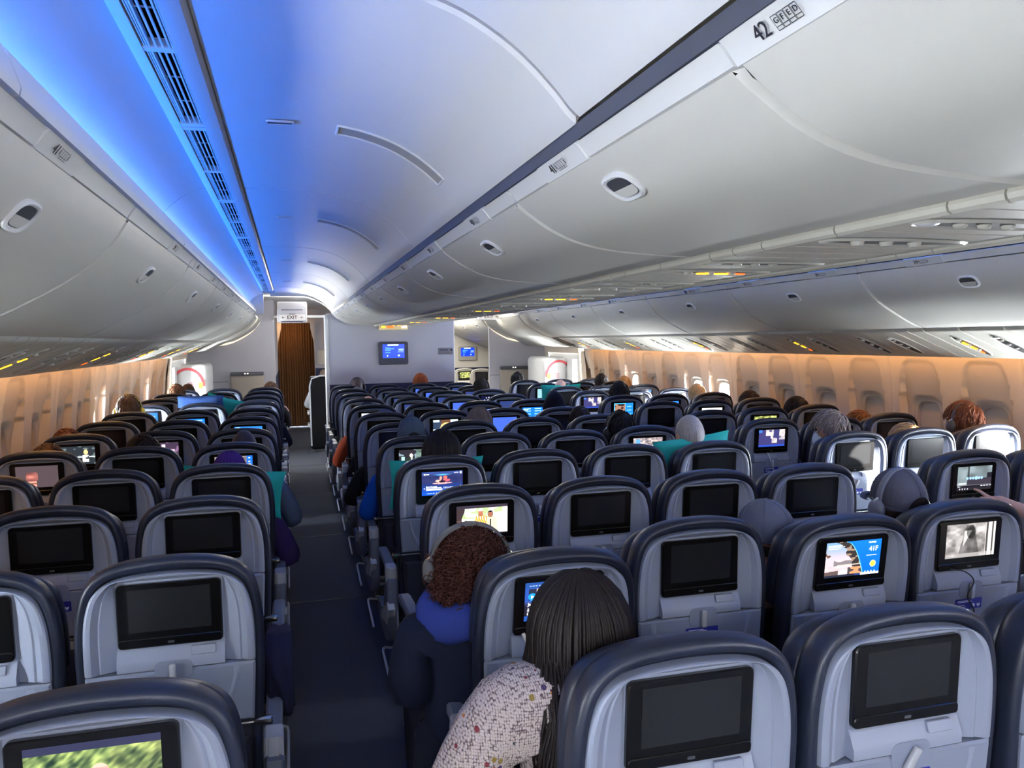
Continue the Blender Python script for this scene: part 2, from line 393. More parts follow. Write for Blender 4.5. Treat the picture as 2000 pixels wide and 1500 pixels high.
for side in ('left', 'right'):
    sx = 1 if side == 'left' else -1
    q = MB()
    q.loft([[(-.045, y, z) for y, z in sup(WW + .034, WH + .034)], [(.004, y, z) for y, z in sup(WW + .026, WH + .026)], [(.012, y, z) for y, z in sup(WW + .016, WH + .016)], [(.018, y, z) for y, z in sup(WW + .006, WH + .006)], [(.012, y, z) for y, z in sup(WW - .004, WH - .004)], [(-.035, y, z) for y, z in sup(WW - .010, WH - .010)], [(-.085, y, z) for y, z in sup(WW - .004, WH - .004)]], True, False, False)
    q.v = [(sx * x, y, z) for x, y, z in q.v]; ring_me[side] = q.mesh('window_frame')
    q = MB(); q.add([(0, y, z) for y, z in sup(WW - .003, WH - .003)], [tuple(range(28))]); q.v = [(sx * (-.012), y, z) for x, y, z in q.v]
    q.box((sx * -.008, 0, -WH + .03), (.008, .06, .012), bev=.003); shade_me[side] = q.mesh('shade')
    q = MB(); q.add([(sx * -.06, y, z) for y, z in sup(WW, WH)], [tuple(range(28))]); pane_me[side] = q.mesh('pane')
    wall = MB(); wall.box(((-1.60 if side == 'left' else m(-1.60)), 4.6, .2), (.02, 15.6, .4)); wall = wall.build('wall_' + side, wall_beige, kind='structure')
    pm = wall_panel_mesh(side); pm.materials.append(wall_beige)
    ks = list(range(-12, 13, 2)) + ([17, 19, 21, 23] if side == 'right' else [])
    for k in ks:
        yc = WY0 + WP * (k + .5)
        put('wall_panel', pm, None, wall, (0, yc, 0))
        for kk in (k, k + 1):
            wi += 1; y = WY0 + WP * kk
            t = put('window_%d' % wi, ring_me[side], frame_m, None, (xw if side == 'left' else m(xw), y, WC), kind='structure')
            if kk in opens[side]:
                put('pane', pane_me[side], glass, t)
                d = bpy.data.lights.new('sky_portal', 'AREA'); d.shape = 'RECTANGLE'; d.size = .24; d.size_y = .34; d.cycles.is_portal = True
                o = bpy.data.objects.new('sky_portal', d); COL.objects.link(o); o.location = ((xw - .09) if side == 'left' else m(xw - .09), y, WC); o.rotation_euler = (0, -sx * PI / 2, 0)
            else: put('shade', shade_me[side], shade_m, t)
    # filler wall pieces around the door
    f = ID if side == 'left' else m
    q = MB()
    q.loft([[(f(wallx(z)), y, z) for z in zs] for y in (11.37, 11.60)], closed=False)
    q.loft([[(f(wallx(z)), y, z) for z in zs] for y in (13.10, 13.35 if side == 'right' else 17.)], closed=False)
    q.loft([[(f(wallx(z)), y, z) for z in (1.52, 1.6, 1.70, 1.75)] for y in (11.60, 13.10)], closed=False)
    q.build('door_surround', wall_beige, wall)
# ------------------------------------------------------------ doors
for n_, side in ((1, 'left'), (2, 'right')):
    f = ID if side == 'left' else m
    t = empty('door_%d' % n_, (f(-1.6), 12.3, 0), kind='structure')
    def dd(q, name, mt, lab=None):
        o = q.build(name, mt, t, label=lab); o.matrix_parent_inverse = Matrix.Translation(-t.location); return o
    q = MB()
    for y0, y1, z0, z1 in ((11.60, 11.72, 0, 1.55), (11.92, 13.10, 0, 1.55), (11.72, 11.92, 0, 1.02), (11.72, 11.92, 1.42, 1.55)):
        q.box((f(-1.57), (y0 + y1) / 2, (z0 + z1) / 2), (.03, y1 - y0, z1 - z0))
    q.box((f(-1.63), 11.69, 1.2), (.14, .03, .6)); q.box((f(-1.63), 11.95, 1.2), (.14, .03, .6))
    dd(q, 'panel', white_m)
    o = MB().box((f(-1.64), 11.82, 1.22), (.004, .24, .48)); dd(o, 'pane', glass)
    q = MB(); q.box((f(-1.36), 12.64, .74), (.42, .9, 1.44), bev=.07, seg=3); dd(q, 'slide_bustle', white_m)
    arc = [(-1.42 + .235 * math.cos(q_), 1.14 + .27 * math.sin(q_)) for q_ in [PI * i / 20 for i in range(0, 17)]]
    ai = [(-1.42 + .195 * math.cos(q_), 1.14 + .232 * math.sin(q_)) for q_ in [PI * i / 20 for i in range(0, 17)]]
    q = MB().loft([[(f(x), 12.186, z) for x, z in arc], [(f(x), 12.186, z) for x, z in ai]], closed=False); dd(q, 'warning_arc', ink_r, 'dark red arc')
    q = MB().box((f(-1.245), 12.186, 1.15), (.055, .004, .085)); dd(q, 'placard', mat('placard_yellow', (205, 160, 40), .5), 'yellow square placard')
    q = MB()
    for i in range(4): q.box((f(-1.36), 12.186, 1.19 - .022 * i), (.12, .003, .007))
    dd(q, 'instruction_lines', ink_r)
    d = bpy.data.lights.new('sky_portal', 'AREA'); d.shape = 'RECTANGLE'; d.size = .42; d.size_y = .22; d.cycles.is_portal = True
    o = bpy.data.objects.new('sky_portal', d); COL.objects.link(o); o.location = (f(-1.70), 11.82, 1.22); o.rotation_euler = (0, (-1 if side == 'left' else 1) * PI / 2, 0)
# ------------------------------------------------------------ end walls, bulkhead, galley walls
wb = MB(); wb.box((MX, -3.1, 1.5), (7, .1, 3)); wb.build('wall_back', bulk_m, kind='structure')
def wall(name, x0, x1, y0, y1, z0, z1, mt=bulk_m, parent=None, bev=0):
    return MB().box(((x0 + x1) / 2, (y0 + y1) / 2, (z0 + z1) / 2), (x1 - x0, y1 - y0, z1 - z0), bev=bev).build(name, mt, parent, kind=None if parent else 'structure')
bh = wall('wall_bulkhead', .50, 2.278, 11.30, 11.36, 0, Z(.40))
wall('wainscot', .50, 2.27, 11.292, 11.30, .02, Z(-.585), wainscot, bh)
MB().tube([(.492, 11.30, 0), (.492, 11.30, Z(.38))], .03, 12).build('edge_post', white_m, bh)
MB().tube([(2.278, 11.31, 0), (2.278, 11.31, Z(.38))], .012, 8).build('edge_post', white_m, bh)
wl = wall('wall_left_galley', -1.62, -.235, 13.3, 17.2, 0, Z(.9))
wall('panel_line', -1.42, -.95, 13.296, 13.30, Z(-.60), Z(-.594), rail_dark, wl)
wall('wainscot', -.245, -.228, 13.6, 16.75, 0, Z(-.55), wainscot, wl)
wf = wall('wall_front', .49, 2.6, 16.8, 16.9, 0, Z(.9)); wall('wainscot', .49, .75, 16.79, 16.8, 0, Z(-.52), wainscot, wf)
wall('doorway_header', -.24, .49, 16.8, 16.9, Z(.41), Z(.9), bulk_m, wf)
wall('hatch_panel', .53, .70, 16.785, 16.8, Z(-.45), Z(-.16), bin_white, wf, bev=.005)
# shaped doorway jambs
for f in (ID, lambda x: .25 - x):
    jp = [(-.24, 0), (-.24, 0 + .0), (-.24, Z(.41)), (-.155, Z(.41)), (-.16, Z(.30)), (-.19, Z(.16)), (-.222, Z(.02)), (-.232, Z(-.2)), (-.236, 0)]
    MB().poly([(f(x), z) for x, z in jp[2:] + [(-.24, 0)]], 1, 16.72, 16.80).build('jamb', bulk_m, wf)
wr = wall('wall_right_galley', 3.30, 4.6, 13.3, 13.36, 0, Z(.9)); wall('panel_line', 3.30, 4.2, 13.296, 13.30, Z(-.60), Z(-.594), rail_dark, wr)
we = wall('wall_forward_end', 2.6, 4.6, 16.9, 17.0, 0, Z(.9), bin_white); wall('wainscot', 2.6, 4.5, 16.89, 16.9, 0, Z(-.58), wainscot, we)
wall('wall_far_end', -2.2, 5, 18.5, 18.6, 0, 3.0, gap_dark)
# ceiling over the cross aisle and beyond
cb = MB(); cb.box((MX, 14.95, Z(.70)), (6.0, 7.2, .03)); cb.build('cross_aisle_ceiling', ceil_white, ceiling)
arch = catmull([(.60, .40), (.56, .455), (.46, .545), (.30, .62), (.15, .648), (-.24, .65)], 3)
for f in (ID, m):
    MB().poly(rel([(x, z) for x, z in arch] + [(-.24, .75), (.62, .75)], f), 1, 11.5, 11.62).build('ceiling_arch', ceil_white, ceiling, sharp=50)
    MB().box((f(.26), 13.2, Z(.42)), (1.0, .10, .045), bev=.01).build('cross_beam', ceil_white, ceiling)
    MB().poly(rel([(-.9, .40), (-.33, .40), (-.33, .70), (-.9, .70)], f), 1, 11.42, 11.5).build('ceiling_end', ceil_white, ceiling)
# ------------------------------------------------------------ overhead bins
side_door = catmull([(-.438, .359), (-.452, .335), (-.478, .296), (-.535, .234), (-.61, .178), (-.68, .136), (-.77, .089), (-.85, .053), (-.93, .033)], 3)
ctr_door = catmull([(.594, .363), (.617, .344), (.642, .327), (.68, .302), (.724, .280), (.771, .263), (.827, .250), (.876, .243), (.954, .236), (1.03, .232), (1.105, .229)], 3)
def prof_at(prof, s_):
    L = [0]
    for p0, p1 in zip(prof, prof[1:]): L.append(L[-1] + math.dist(p0, p1))
    t = s_ * L[-1]
    for i in range(len(prof) - 1):
        if L[i + 1] >= t:
            q = (t - L[i]) / (L[i + 1] - L[i] + 1e-9)
            p = [prof[i][j] + (prof[i + 1][j] - prof[i][j]) * q for j in (0, 1)]
            j0, j1 = max(0, i - 2), min(len(prof) - 1, i + 3)
            d = Vector((prof[j1][0] - prof[j0][0], prof[j1][1] - prof[j0][1])).normalized(); return p, d
    return prof[-1], d
bmesh_cache = {}
def bin_meshes(kind, L):
    key = (kind, round(L, 3))
    if key in bmesh_cache: return bmesh_cache[key]
    side = kind[0] == 's'; f = ID if kind[1] == 'l' else m
    prof = side_door if side else ctr_door
    back = [(-1.10, .05), (-1.12, .355)] if side else [(1.11, .30), (1.09, .36)]
    door = MB().poly(rel(prof + back, f), 1, -L / 2 + .003, L / 2 - .003, bev=.011).mesh('door', 40)
    st = [(-.414, .397), (-.420, .393), (-.438, .365), (-.60, .365), (-.60, .400), (-.420, .400)] if side else [(.568, .396), (.576, .391), (.594, .3685), (.75, .3685), (.75, .400), (.574, .400)]
    strip = MB().poly(rel(st, f), 1, -L / 2 + .003, L / 2 - .003, bev=.006).mesh('label_rail', 40)
    tab = [(x + (.003 if (side) else -.003), z - .0005) for x, z in st[:3]] + [(st[2][0], st[2][1] - .004), st[3], st[4], (st[5][0], st[5][1] + .003)]
    tabm = MB().poly(rel(tab, f), 1, -.13, .13, bev=.003).mesh('label_tab', 40)
    # latch
    p, d = prof_at(prof, .20 if side else .165)
    tv = Vector((d[0] * (1 if f is ID else -1), 0, d[1])).normalized(); nv = Vector((0, 1, 0)).cross(tv)
    cx = MX if not side else (MX if f is ID else MX)
    if (nv.z > 0): nv = -nv
    org = Vector((f(p[0]), 0, Z(p[1])))
    def ringp(w, h, off): return [org + Vector((0, 1, 0)) * u + tv * v + nv * off for u, v in sup(w, h, 24, 3.0)]
    fr = MB().loft([ringp(.062, .040, -.006), ringp(.062, .040, .0045), ringp(.056, .035, .008), ringp(.050, .0295, .006), ringp(.047, .027, .0)], True, False, False).mesh('latch_frame')
    q = MB(); hole = ringp(.049, .029, .0035)
    mid = len(hole) // 2
    q.add(hole, [tuple(range(len(hole)))]); well = q.mesh('latch_well')
    pad = [org + Vector((0, 1, 0)) * u + tv * (v * 1) + nv * .0050 for u, v in [(u, v) for u, v in sup(.046, .026, 24, 3.0)] if (v > -.001)]
    q = MB().add(pad, [tuple(range(len(pad)))]); paddle = q.mesh('latch_paddle')
    bmesh_cache[key] = (door, strip, tabm, fr, well, paddle); return bmesh_cache[key]
def label_bits(parent, kind, y, num, detail, blue=False):
    side = kind[0] == 's'; f = ID if kind[1] == 'l' else m
    # the label face looks towards the aisle; reading direction along y
    p0, p1 = ((-.414, .397), (-.438, .365)) if side else ((.568, .396), (.594, .3685))
    a_ = Vector((f(p0[0]), 0, Z(p0[1]))); b_ = Vector((f(p1[0]), 0, Z(p1[1])))
    up = (a_ - b_).normalized(); c_ = (a_ + b_) / 2
    faces_plus = (kind in ('sl', 'cr'))           # faces +x
    right = Vector((0, 1, 0)) if faces_plus else Vector((0, -1, 0))
    nv = right.cross(up).normalized(); c_ = c_ + nv * .0048 + Vector((0, y, 0))
    h = .024
    o = text('row_number', str(num), h * 1.3, ink_k, parent, c_ - right * .045, right, up)
    q = MB(); rt = frame(right, up)
    def bar(u, v, w_, h_): q.box(tuple(rt @ Vector((u, v, .0002))), (w_, h_, .0004), rt) if False else q.add([tuple(rt @ Vector((u + i * w_ / 2, v + j * h_ / 2, .0003))) for i, j in ((-1, -1), (1, -1), (1, 1), (-1, 1))], [(0, 1, 2, 3)])
    for k in range(4):
        u = -.012 + k * .0125
        for e in ((u - .0055, .002, .0010, .015), (u + .0055, .002, .0010, .015), (u, .0095, .011, .0010), (u, -.0055, .011, .0010), (u, -.0105, .011, .001), (u - .0055, -.008, .001, .005), (u + .0055, -.008, .001, .005)): bar(*e)
    if detail != 'letters':
        for u in (-.022, .036): bar(u, .001, .004, .011); bar(u, .0095, .003, .003)
    q.build('seat_diagram', ink_k, parent, loc=c_, fix=False)
    if detail == 'letters':
        for k, ch in enumerate('GFED'): text('seat_letter', ch, .011, ink_k, parent, c_ + right * (-.012 + k * .0125) + up * .002 + nv * .0003, right, up)
    if blue:
        q = MB(); q.add([tuple(rt @ Vector((u, v, 0))) for u, v in ((-.018, -.014), (.018, -.014), (.018, .014), (-.018, .014))], [(0, 1, 2, 3)])
        q.build('blue_sticker', placard_m, parent, loc=c_ - right * .12 + nv * .0004, fix=False)
def bins(kind, edges, base, rowlab, extra=''):
    grp = {'sl': 'overhead bins along the left wall', 'sr': 'overhead bins along the right wall', 'cl': 'overhead bins over the centre seats, left face', 'cr': 'overhead bins over the centre seats, right face'}[kind]
    where = {'sl': 'over the left wall seats', 'sr': 'over the right wall seats' + extra, 'cl': 'over the centre seats facing the left aisle', 'cr': 'over the centre seats facing the right aisle'}[kind]
    for k in range(len(edges) - 1):
        y0, y1 = edges[k], edges[k + 1]; L = y1 - y0; yc = (y0 + y1) / 2
        t = empty('overhead_bin', (0, yc, 0), label='white overhead bin %s, %s from the camera' % (where, ORD[k]), cat='overhead bin', group=grp)
        me = bin_meshes(kind, L)
        put('door', me[0], bin_white, t); put('label_rail', me[1], strip_white, t)
        put('latch_frame', me[3], white_m, t); put('latch_well', me[4], rail_dark, t); put('latch_paddle', me[5], bin_white, t)
        for n_ in range(-4, 20):
            yl = rowlab + P * n_
            if y0 + .1 < yl < y1 - .1 and 42 - n_ - 1 >= 29:
                put('label_tab', me[2], strip_white, t, (0, yl - yc, 0))
                label_bits(t, kind, yl - yc, 41 - n_, 'letters' if (kind == 'cl' and n_ == -1) else '', blue=(kind == 'sr' and n_ >= 5))
SE = [2.52 + 1.43 * k for k in range(-3, 7)]
CE = [.977 + 1.093 * k for k in range(-3, 10)] + [11.29]
bins('sl', SE, 0, 1.78); bins('sr', SE, 0, 1.81); bins('cl', CE, 0, 1.667); bins('cr', CE, 0, 1.667)
bins('sr', [13.45, 14.6, 15.75, 16.85], 0, 99, ' beyond the galley wall')
# plain fairings that carry the bin shape over the doors
for n_, f in ((5, ID), (6, m)):
    t = MB().poly(rel(side_door + [(-1.2, -.10), (-1.5, -.12), (-1.5, .40), (-.45, .40)], f), 1, 11.12, 13.28, bev=.012).build('trim_%d' % n_, grey_fair, kind='structure', sharp=40)
    lp = [(x + .004, z - .012) for x, z in side_door] + [(-1.15, -.02)]
    q = MB().loft([[(f(x), 13.24, Z(z)) for x, z in lp], [(f(x - .03), 13.24, Z(z - .035)) for x, z in lp]], closed=False)
    t2 = empty('door_light', (f(-.8), 13.24, Z(.1)), label='curved cream light strip on the galley wall by the %s door' % ('left' if f is ID else 'right'), cat='lamp')
    o = q.build('diffuser', mat('door_light_%d' % n_, (255, 240, 214), .4, emit=(255, 236, 205), estr=.55), t2); o.matrix_parent_inverse = Matrix.Translation(-t2.location)  # lit edge of the wall top, its brightness put in as emission
# ------------------------------------------------------------ service panels under the bins
side_psu = catmull([(-.915, .036), (-.926, .020), (-.945, .010), (-.98, -.002), (-1.10, -.048), (-1.22, -.097), (-1.35, -.150)], 3)
def oval(L, w, n=20): return [(math.cos(q) * L, math.sin(q) * w) for q in [2 * PI * i / n for i in range(n)]]
def psu_set(kind, f, y0, row):
    side = kind == 's'
    whr = 'over the centre seats' if not side else ('over the left wall seats' if f is ID else 'over the right wall seats')
    t = empty('service_panel', (0, y0, 0), label='grey reading light and air panel %s, %s row from the camera' % (whr, ORD[row]), cat='service panel', group='service panels %s' % whr)
    sx = 1 if f is ID else -1
    cuts = [0, .30, .57, .70, P]
    for k in range(4):
        a_, b_ = cuts[k] + .0025, cuts[k + 1] - .0025
        if side:
            pts = side_psu + [(-1.35, -.13), (-.93, .05)]
            MB().poly(rel(pts, f), 1, a_, b_, bev=.003).build('panel', psu_grey, t, sharp=40)
        else:
            MB().poly(rel([(1.135, .221), (1.625, .221), (1.625, .24), (1.135, .24)], f), 1, a_, b_, bev=.003).build('panel', psu_grey, t)
            for xr in (1.127, 1.633): MB().tube([(xr, a_, Z(.224)), (xr, b_, Z(.224))], .0155, 10).build('rail', psu_grey, t)
    if side: o0 = Vector((f(-1.15), 0, Z(-.0685))); tv = Vector((-.40 * sx, 0, -.162)).normalized()
    else: o0 = Vector((1.38, 0, Z(.221))); tv = Vector((1, 0, 0))
    nv = tv.cross(Vector((0, 1, 0)));
    if nv.z > 0: nv = -nv
    HL, HW = (.155, .040) if side else (.20, .042)
    for k, yc in enumerate((.15, .435)):
        oc = o0 + Vector((0, yc, 0)) + nv * .001
        P3 = lambda u, v, w: oc + tv * u + Vector((0, 1, 0)) * v + nv * w
        q = MB().loft([[P3(u, v, .0) for u, v in oval(HL + .012, HW + .012)], [P3(u, v, .006) for u, v in oval(HL + .004, HW + .004)], [P3(u, v, .0015) for u, v in oval(HL - .004, HW - .004)]], True, False, False); q.build('recess_rim', psu_grey, t)
        q = MB().add([P3(u, v, .002) for u, v in oval(HL - .003, HW - .003)], [tuple(range(20))]); q.build('recess', dark_slot, t, fix=False)  # flat disc, the shade of a recess put into its dark colour
        if k == 0:
            for u in (-.09, -.03, .03): MB().ellip(P3(u, 0, .004), (.014, .014, .008), 10, 6).build('reading_lamp', psu_grey, t)
            q = MB().ellip(P3(-HL + .03, .0, .003), (.028, .018, .006), 10, 6); q.build('lens', white_m, t)
        else:
            for u in (-.10, -.02, .06): MB().tube([P3(u, 0, 0), P3(u, 0, .012), P3(u, 0, .014)], [.017, .013, .006], 10).build('air_nozzle', psu_grey, t)
            if row % 2 == (1 if side else 0):
                for u in (-.045, .02): MB().loft([[P3(u + a1, b1, .006) for a1, b1 in rrect(.05, .020, .009, 3)], [P3(u + a1, b1, .010) for a1, b1 in rrect(.05, .020, .009, 3)]]).build('seatbelt_sign', glow_y, t)
                q = MB().loft([[P3(.085 + a1, b1, .006) for a1, b1 in rrect(.05, .016, .007, 3)], [P3(.085 + a1, b1, .010) for a1, b1 in rrect(.05, .016, .007, 3)]])
                q.build('seatbelt_sign', glow_o, t)
for row in range(12):
    y0 = .95 + P * row
    psu_set('s', ID, y0, row); psu_set('s', m, y0, row)
for row in range(13): psu_set('c', ID, .95 + .2 + P * (row - 1), row)
for f, n_ in ((ID, 7), (m, 8)):       # plain panels behind the camera and the light slot above the wall
    MB().poly(rel(side_psu + [(-1.35, -.13), (-.93, .05)], f), 1, -2.9, .945).build('trim_%d' % n_, psu_grey, kind='structure')
    MB().poly(rel([(-1.35, -.135), (-1.36, -.02), (-1.52, -.02), (-1.52, .0), (-1.2, .03)], f), 1, -2.9, 11.37).build('trim_%d' % (n_ + 2), psu_grey, kind='structure')
MB().poly(rel([(1.125, .221), (1.635, .221), (1.635, .24), (1.125, .24)]), 1, -2.9, .327).build('trim_11', psu_grey, kind='structure')
MB().poly(rel(side_psu + [(-1.35, -.13), (-.93, .05)], m), 1, 13.4, 16.88).build('trim_12', psu_grey, kind='structure')
# ================================================================= seats
PV = Vector((0, .12, .45))
def tl(v): return (v[0] - PV.x, v[1] - (v[2] - .964) * .075 - PV.y, v[2] - PV.z)
def tb(q, name, mt, sharp=35, fix=True):
    q.v = [tl(v) for v in q.v]; me = q.mesh(name, sharp, fix); me.materials.append(mt); return me
half = catmull([(.193, .62), (.198, .74), (.203, .84), (.2065, .93), (.205, 1.01), (.197, 1.075), (.181, 1.125), (.150, 1.157), (.105, 1.173), (.05, 1.180), (0, 1.182)], 4)
half_l = half
half = [(x, z if z < 1.03 else 1.03 + (z - 1.03) * .85) for x, z in half]
def clip_half(h_, z0):
    out = [p for p in h_ if p[1] > z0 + 1e-4]
    for p0, p1 in zip(h_, h_[1:]):
        if p0[1] <= z0 < p1[1]: t = (z0 - p0[1]) / (p1[1] - p0[1]); return [(p0[0] + (p1[0] - p0[0]) * t, z0)] + out
    return out
def arch_of(h_): return [(-x, z) for x, z in h_] + [(x, z) for x, z in h_[-2::-1]]
def grow(h_, dx, dz=None):
    dz = dx if dz is None else dz; out = []
    for i, (x, z) in enumerate(h_):
        p0, p1 = h_[max(0, i - 1)], h_[min(len(h_) - 1, i + 1)]; d = Vector((p1[0] - p0[0], p1[1] - p0[1])).normalized(); out.append((max(0, x + d.y * dx), z - d.x * dz))
    out[-1] = (0, out[-1][1]); return out
SEAM = .902
# grey shell: raised lip, sloping inner walls down to the screen
up_h = clip_half(half, SEAM + .003); O = arch_of(up_h)
def qpt(p):
    x, z = p; bw, bt = .1295, 1.138
    if z < 1.0: return (math.copysign(bw, x), z)
    d = Vector((x, z - 1.0)); k = 1e9
    if abs(d.x) > 1e-6: k = min(k, bw / abs(d.x))
    if d.y > 1e-6: k = min(k, (bt - 1.0) / d.y)
    return (d.x * k, 1.0 + d.y * k)
Q = [qpt(p) for p in O]
rings = []
for fr_, y in ((0, .016), (0, -.006), (.035, -.0135), (.10, -.016), (.24, -.0155), (.30, -.012), (.44, -.004), (.50, -.006), (.80, .004), (1, .009)):
    rings.append([(o[0] + (q[0] - o[0]) * fr_, y, o[1] + (q[1] - o[1]) * fr_) for o, q in zip(O, Q)])
q = MB().loft(rings, closed=False)
n = len(O)
for side in (0, n - 1):
    q.add([rr[side] for rr in rings] + [(rings[-1][side][0], .018, SEAM + .003), (rings[0][side][0], .018, SEAM + .003)], [tuple(range(len(rings) + 2))])
led = [(.964, .010), (.960, .004), (.955, .000), (.932, -.011), (.926, -.0145), (SEAM + .003, -.015), (SEAM + .003, .016)]
q.loft([[(x, y, z) for z, y in led] for x in (-.130, .130)], closed=False)
q.loft([[(x, .0095, z) for x in (-.131, .131)] for z in (.95, 1.139)], closed=False)
for x in (-.130, .130): q.add([(x, y, z) for z, y in led] + [(x, .016, .964)], [tuple(range(len(led) + 1))])
shell_me = tb(q, 'shell', shell_m, 30, fix=False)
# tray table
tr_h = [p for p in clip_half(half, .738) if p[1] < SEAM - .002]; tr_h = tr_h + [(.2045, SEAM - .0015)]
tp = [(-x, z) for x, z in tr_h] + [(x, z) for x, z in tr_h[::-1]]
q = MB().loft([[(x, .016, z) for x, z in tp], [(x, -.010, z) for x, z in tp], [(x, -.015, z) for x, z in inset(tp, .006)]])
tray_me = tb(q, 'tray_table', tray_m)
q = MB()
arc = catmull([(.150, SEAM - .01), (.148, .86), (.13, .81), (.095, .765), (.06, .745)], 4); arc2 = catmull([(.168, SEAM - .01), (.164, .86), (.147, .805), (.115, .755), (.085, .742)], 4)
ridges = []
for s_ in (1, -1):
    q = MB(); q.loft([[(s_ * x, -.0152, z) for x, z in arc], [(s_ * (x0 + x1) / 2, -.0175, (z0 + z1) / 2) for (x0, z0), (x1, z1) in zip(arc, arc2)], [(s_ * x, -.0152, z) for x, z in arc2]], closed=False)
    ridges.append(tb(q, 'curved_ridge', shell_m, 30))
q = MB().poly(rrect(.092, .056, .018, 4, .004, SEAM - .003), 1, -.0145, -.0168, bev=.001); lrec_me = tb(q, 'latch_recess', tray_m)
q = MB(); q.box((0, -.024, 0), (.017, .014, .052), bev=.005, seg=3); q.v = [(x * math.cos(.0) - z * 0 + .002, y, z + SEAM - .008) for x, y, z in q.v]; latch_me = tb(q, 'latch', armcap_m)
q = MB(); q.box((0, -.024, 0), (.017, .014, .052), bev=.005, seg=3); ca, sa = math.cos(.55), math.sin(.55); q.v = [(x * ca + z * sa + .002, y, -x * sa + z * ca + SEAM - .008) for x, y, z in q.v]; latch2_me = tb(q, 'latch', armcap_m)
q = MB().poly(rrect(.108, .036, .003, 2, .0, .848), 1, -.0148, -.0160); plac_me = tb(q, 'placard', placard_m)
q = MB()
for k, (x0, w_, z) in enumerate(((-.045, .05, .859), (-.045, .06, .855), (-.045, .03, .844), (-.045, .035, .838))): q.add([(x0, -.0163, z - .0012), (x0 + w_, -.0163, z - .0012), (x0 + w_, -.0163, z + .0012), (x0, -.0163, z + .0012)], [(0, 1, 2, 3)])
q.add([(.020 + .007 * math.cos(t), -.0163, .842 + .007 * math.sin(t)) for t in [PI * i / 6 for i in range(12)]], [tuple(range(12))])
q.add([(.040, -.0163, .834), (.047, -.0163, .842), (.046, -.0163, .848), (.040, -.0163, .845), (.034, -.0163, .848), (.033, -.0163, .842)], [tuple(range(6))])
plactx_me = tb(q, 'placard_print', ink_w, fix=False)
q = MB().poly(rrect(.060, .022, .003, 2, .078, .946), 1, .012, -.0112, bev=.0015); q.v = [(x, y + (z - .946) * .33, z) for x, y, z in q.v]; card_me = tb(q, 'card_slot', shell_m)
q = MB().poly(rrect(.062, .020, .003, 2, .135, .756), 1, -.0145, -.0160, bev=.0008); plate_me = tb(q, 'small_plate', shell_m)
# screen unit
q = MB().poly(rrect(.253, .170, .013, 4, 0, 1.048), 1, .011, -.004, bev=.003); q.poly(rrect(.250, .024, .008, 3, 0, .977), 1, -.003, -.007, bev=.002); bez_me = tb(q, 'screen', bezel_m)
q = MB().poly(rrect(.016, .006, .002, 2, .0, .975), 1, -.0069, -.0078); port_me = tb(q, 'headset_port', metal_m)
DX, DZ0, DZ1 = .099, 1.006, 1.119
q = MB().add([(-DX, -.0046, DZ0), (DX, -.0046, DZ0), (DX, -.0046, DZ1), (-DX, -.0046, DZ1)], [(0, 1, 2, 3)]); off_me = tb(q, 'display', off_m, fix=False)
def paint(fn, nx, ny):
    vs = [(-DX + 2 * DX * i / nx, -.0047, DZ0 + (DZ1 - DZ0) * j / ny) for j in range(ny + 1) for i in range(nx + 1)]
    fs = [(j * (nx + 1) + i, j * (nx + 1) + i + 1, (j + 1) * (nx + 1) + i + 1, (j + 1) * (nx + 1) + i) for j in range(ny) for i in range(nx)]
    q = MB().add(vs, fs); me = tb(q, 'display', scr_m, fix=False)
    at = me.attributes.new('Col', 'FLOAT_COLOR', 'FACE'); vals = []
    for j in range(ny):
        for i in range(nx): vals += list(lin([max(0, min(255, v)) for v in fn((i + .5) / nx, (j + .5) / ny)])) + [1]
    at.data.foreach_set('color', vals); return me
# back, headrest, cushion and frame
lh = grow(clip_half(half_l, .62), .023, .015); lh = [(.205, .42), (.212, .55)] + lh; L_ = arch_of(lh)
q = MB().loft([[(x, y, z) for x, z in (inset(L_, i_) if i_ else L_)] for i_, y in ((.030, .014), (.0265, .0), (.022, -.0055), (.016, -.0082), (.010, -.0072), (.005, -.0035), (.0015, .002), (0, .010), (0, .028), (.002, .045), (.007, .058), (.015, .070), (.030, .080))]); back_me = tb(q, 'backrest', leather, 85)
hh = grow(clip_half(half_l, .905), .016, -.012); hh = [(.16, .872), (.19, .885)] + hh; H_ = arch_of(hh)
q = MB().loft([[(x, y, z) for x, z in (inset(H_, i_) if i_ else H_)] for i_, y in ((.016, .070), (.008, .073), (.003, .078), (0, .090), (.0, .105), (.004, .120), (.009, .130), (.016, .138), (.04, .142))]); head_me = tb(q, 'headrest', leather, 85)
q = MB().poly([(-.205, .40), (.205, .40), (.200, .738), (-.200, .738)], 1, .0, .05, bev=.01); q.poly([(-.185, .47), (.185, .47), (.185, .69), (-.185, .69)], 1, -.022, .0, bev=.01); low_me = tb(q, 'literature_pocket', fabric)
q = MB().box((-.02, -.006, .705), (.16, .004, .05)); card2_me = tb(q, 'safety_card', mat('safety_card', (150, 152, 160), .5))
q = MB(); q.tube([(-.225, -.004, .724), (.225, -.004, .724)], .0055, 8)
for s_ in (1, -1): q.tube([(s_ * .195, -.004, .724), (s_ * .215, -.004, .724), (s_ * .24, -.004, .724), (s_ * .244, -.004, .724)], [.007, .0125, .014, .011], 10)
bar_me = tb(q, 'tray_arm', chrome)
q = MB().box((0, .335, .42), (.445, .49, .13), bev=.045, seg=3); cush_me = q.mesh('seat_cushion'); cush_me.materials.append(leather)
q = MB().box((0, .33, .335), (.44, .42, .05), bev=.01); 
q.tube([(-.24, .12, .31), (.24, .12, .31)], .022, 8); q.tube([(-.24, .50, .31), (.24, .50, .31)], .022, 8); frame_me = q.mesh('seat_frame'); frame_me.materials.append(metal_m)
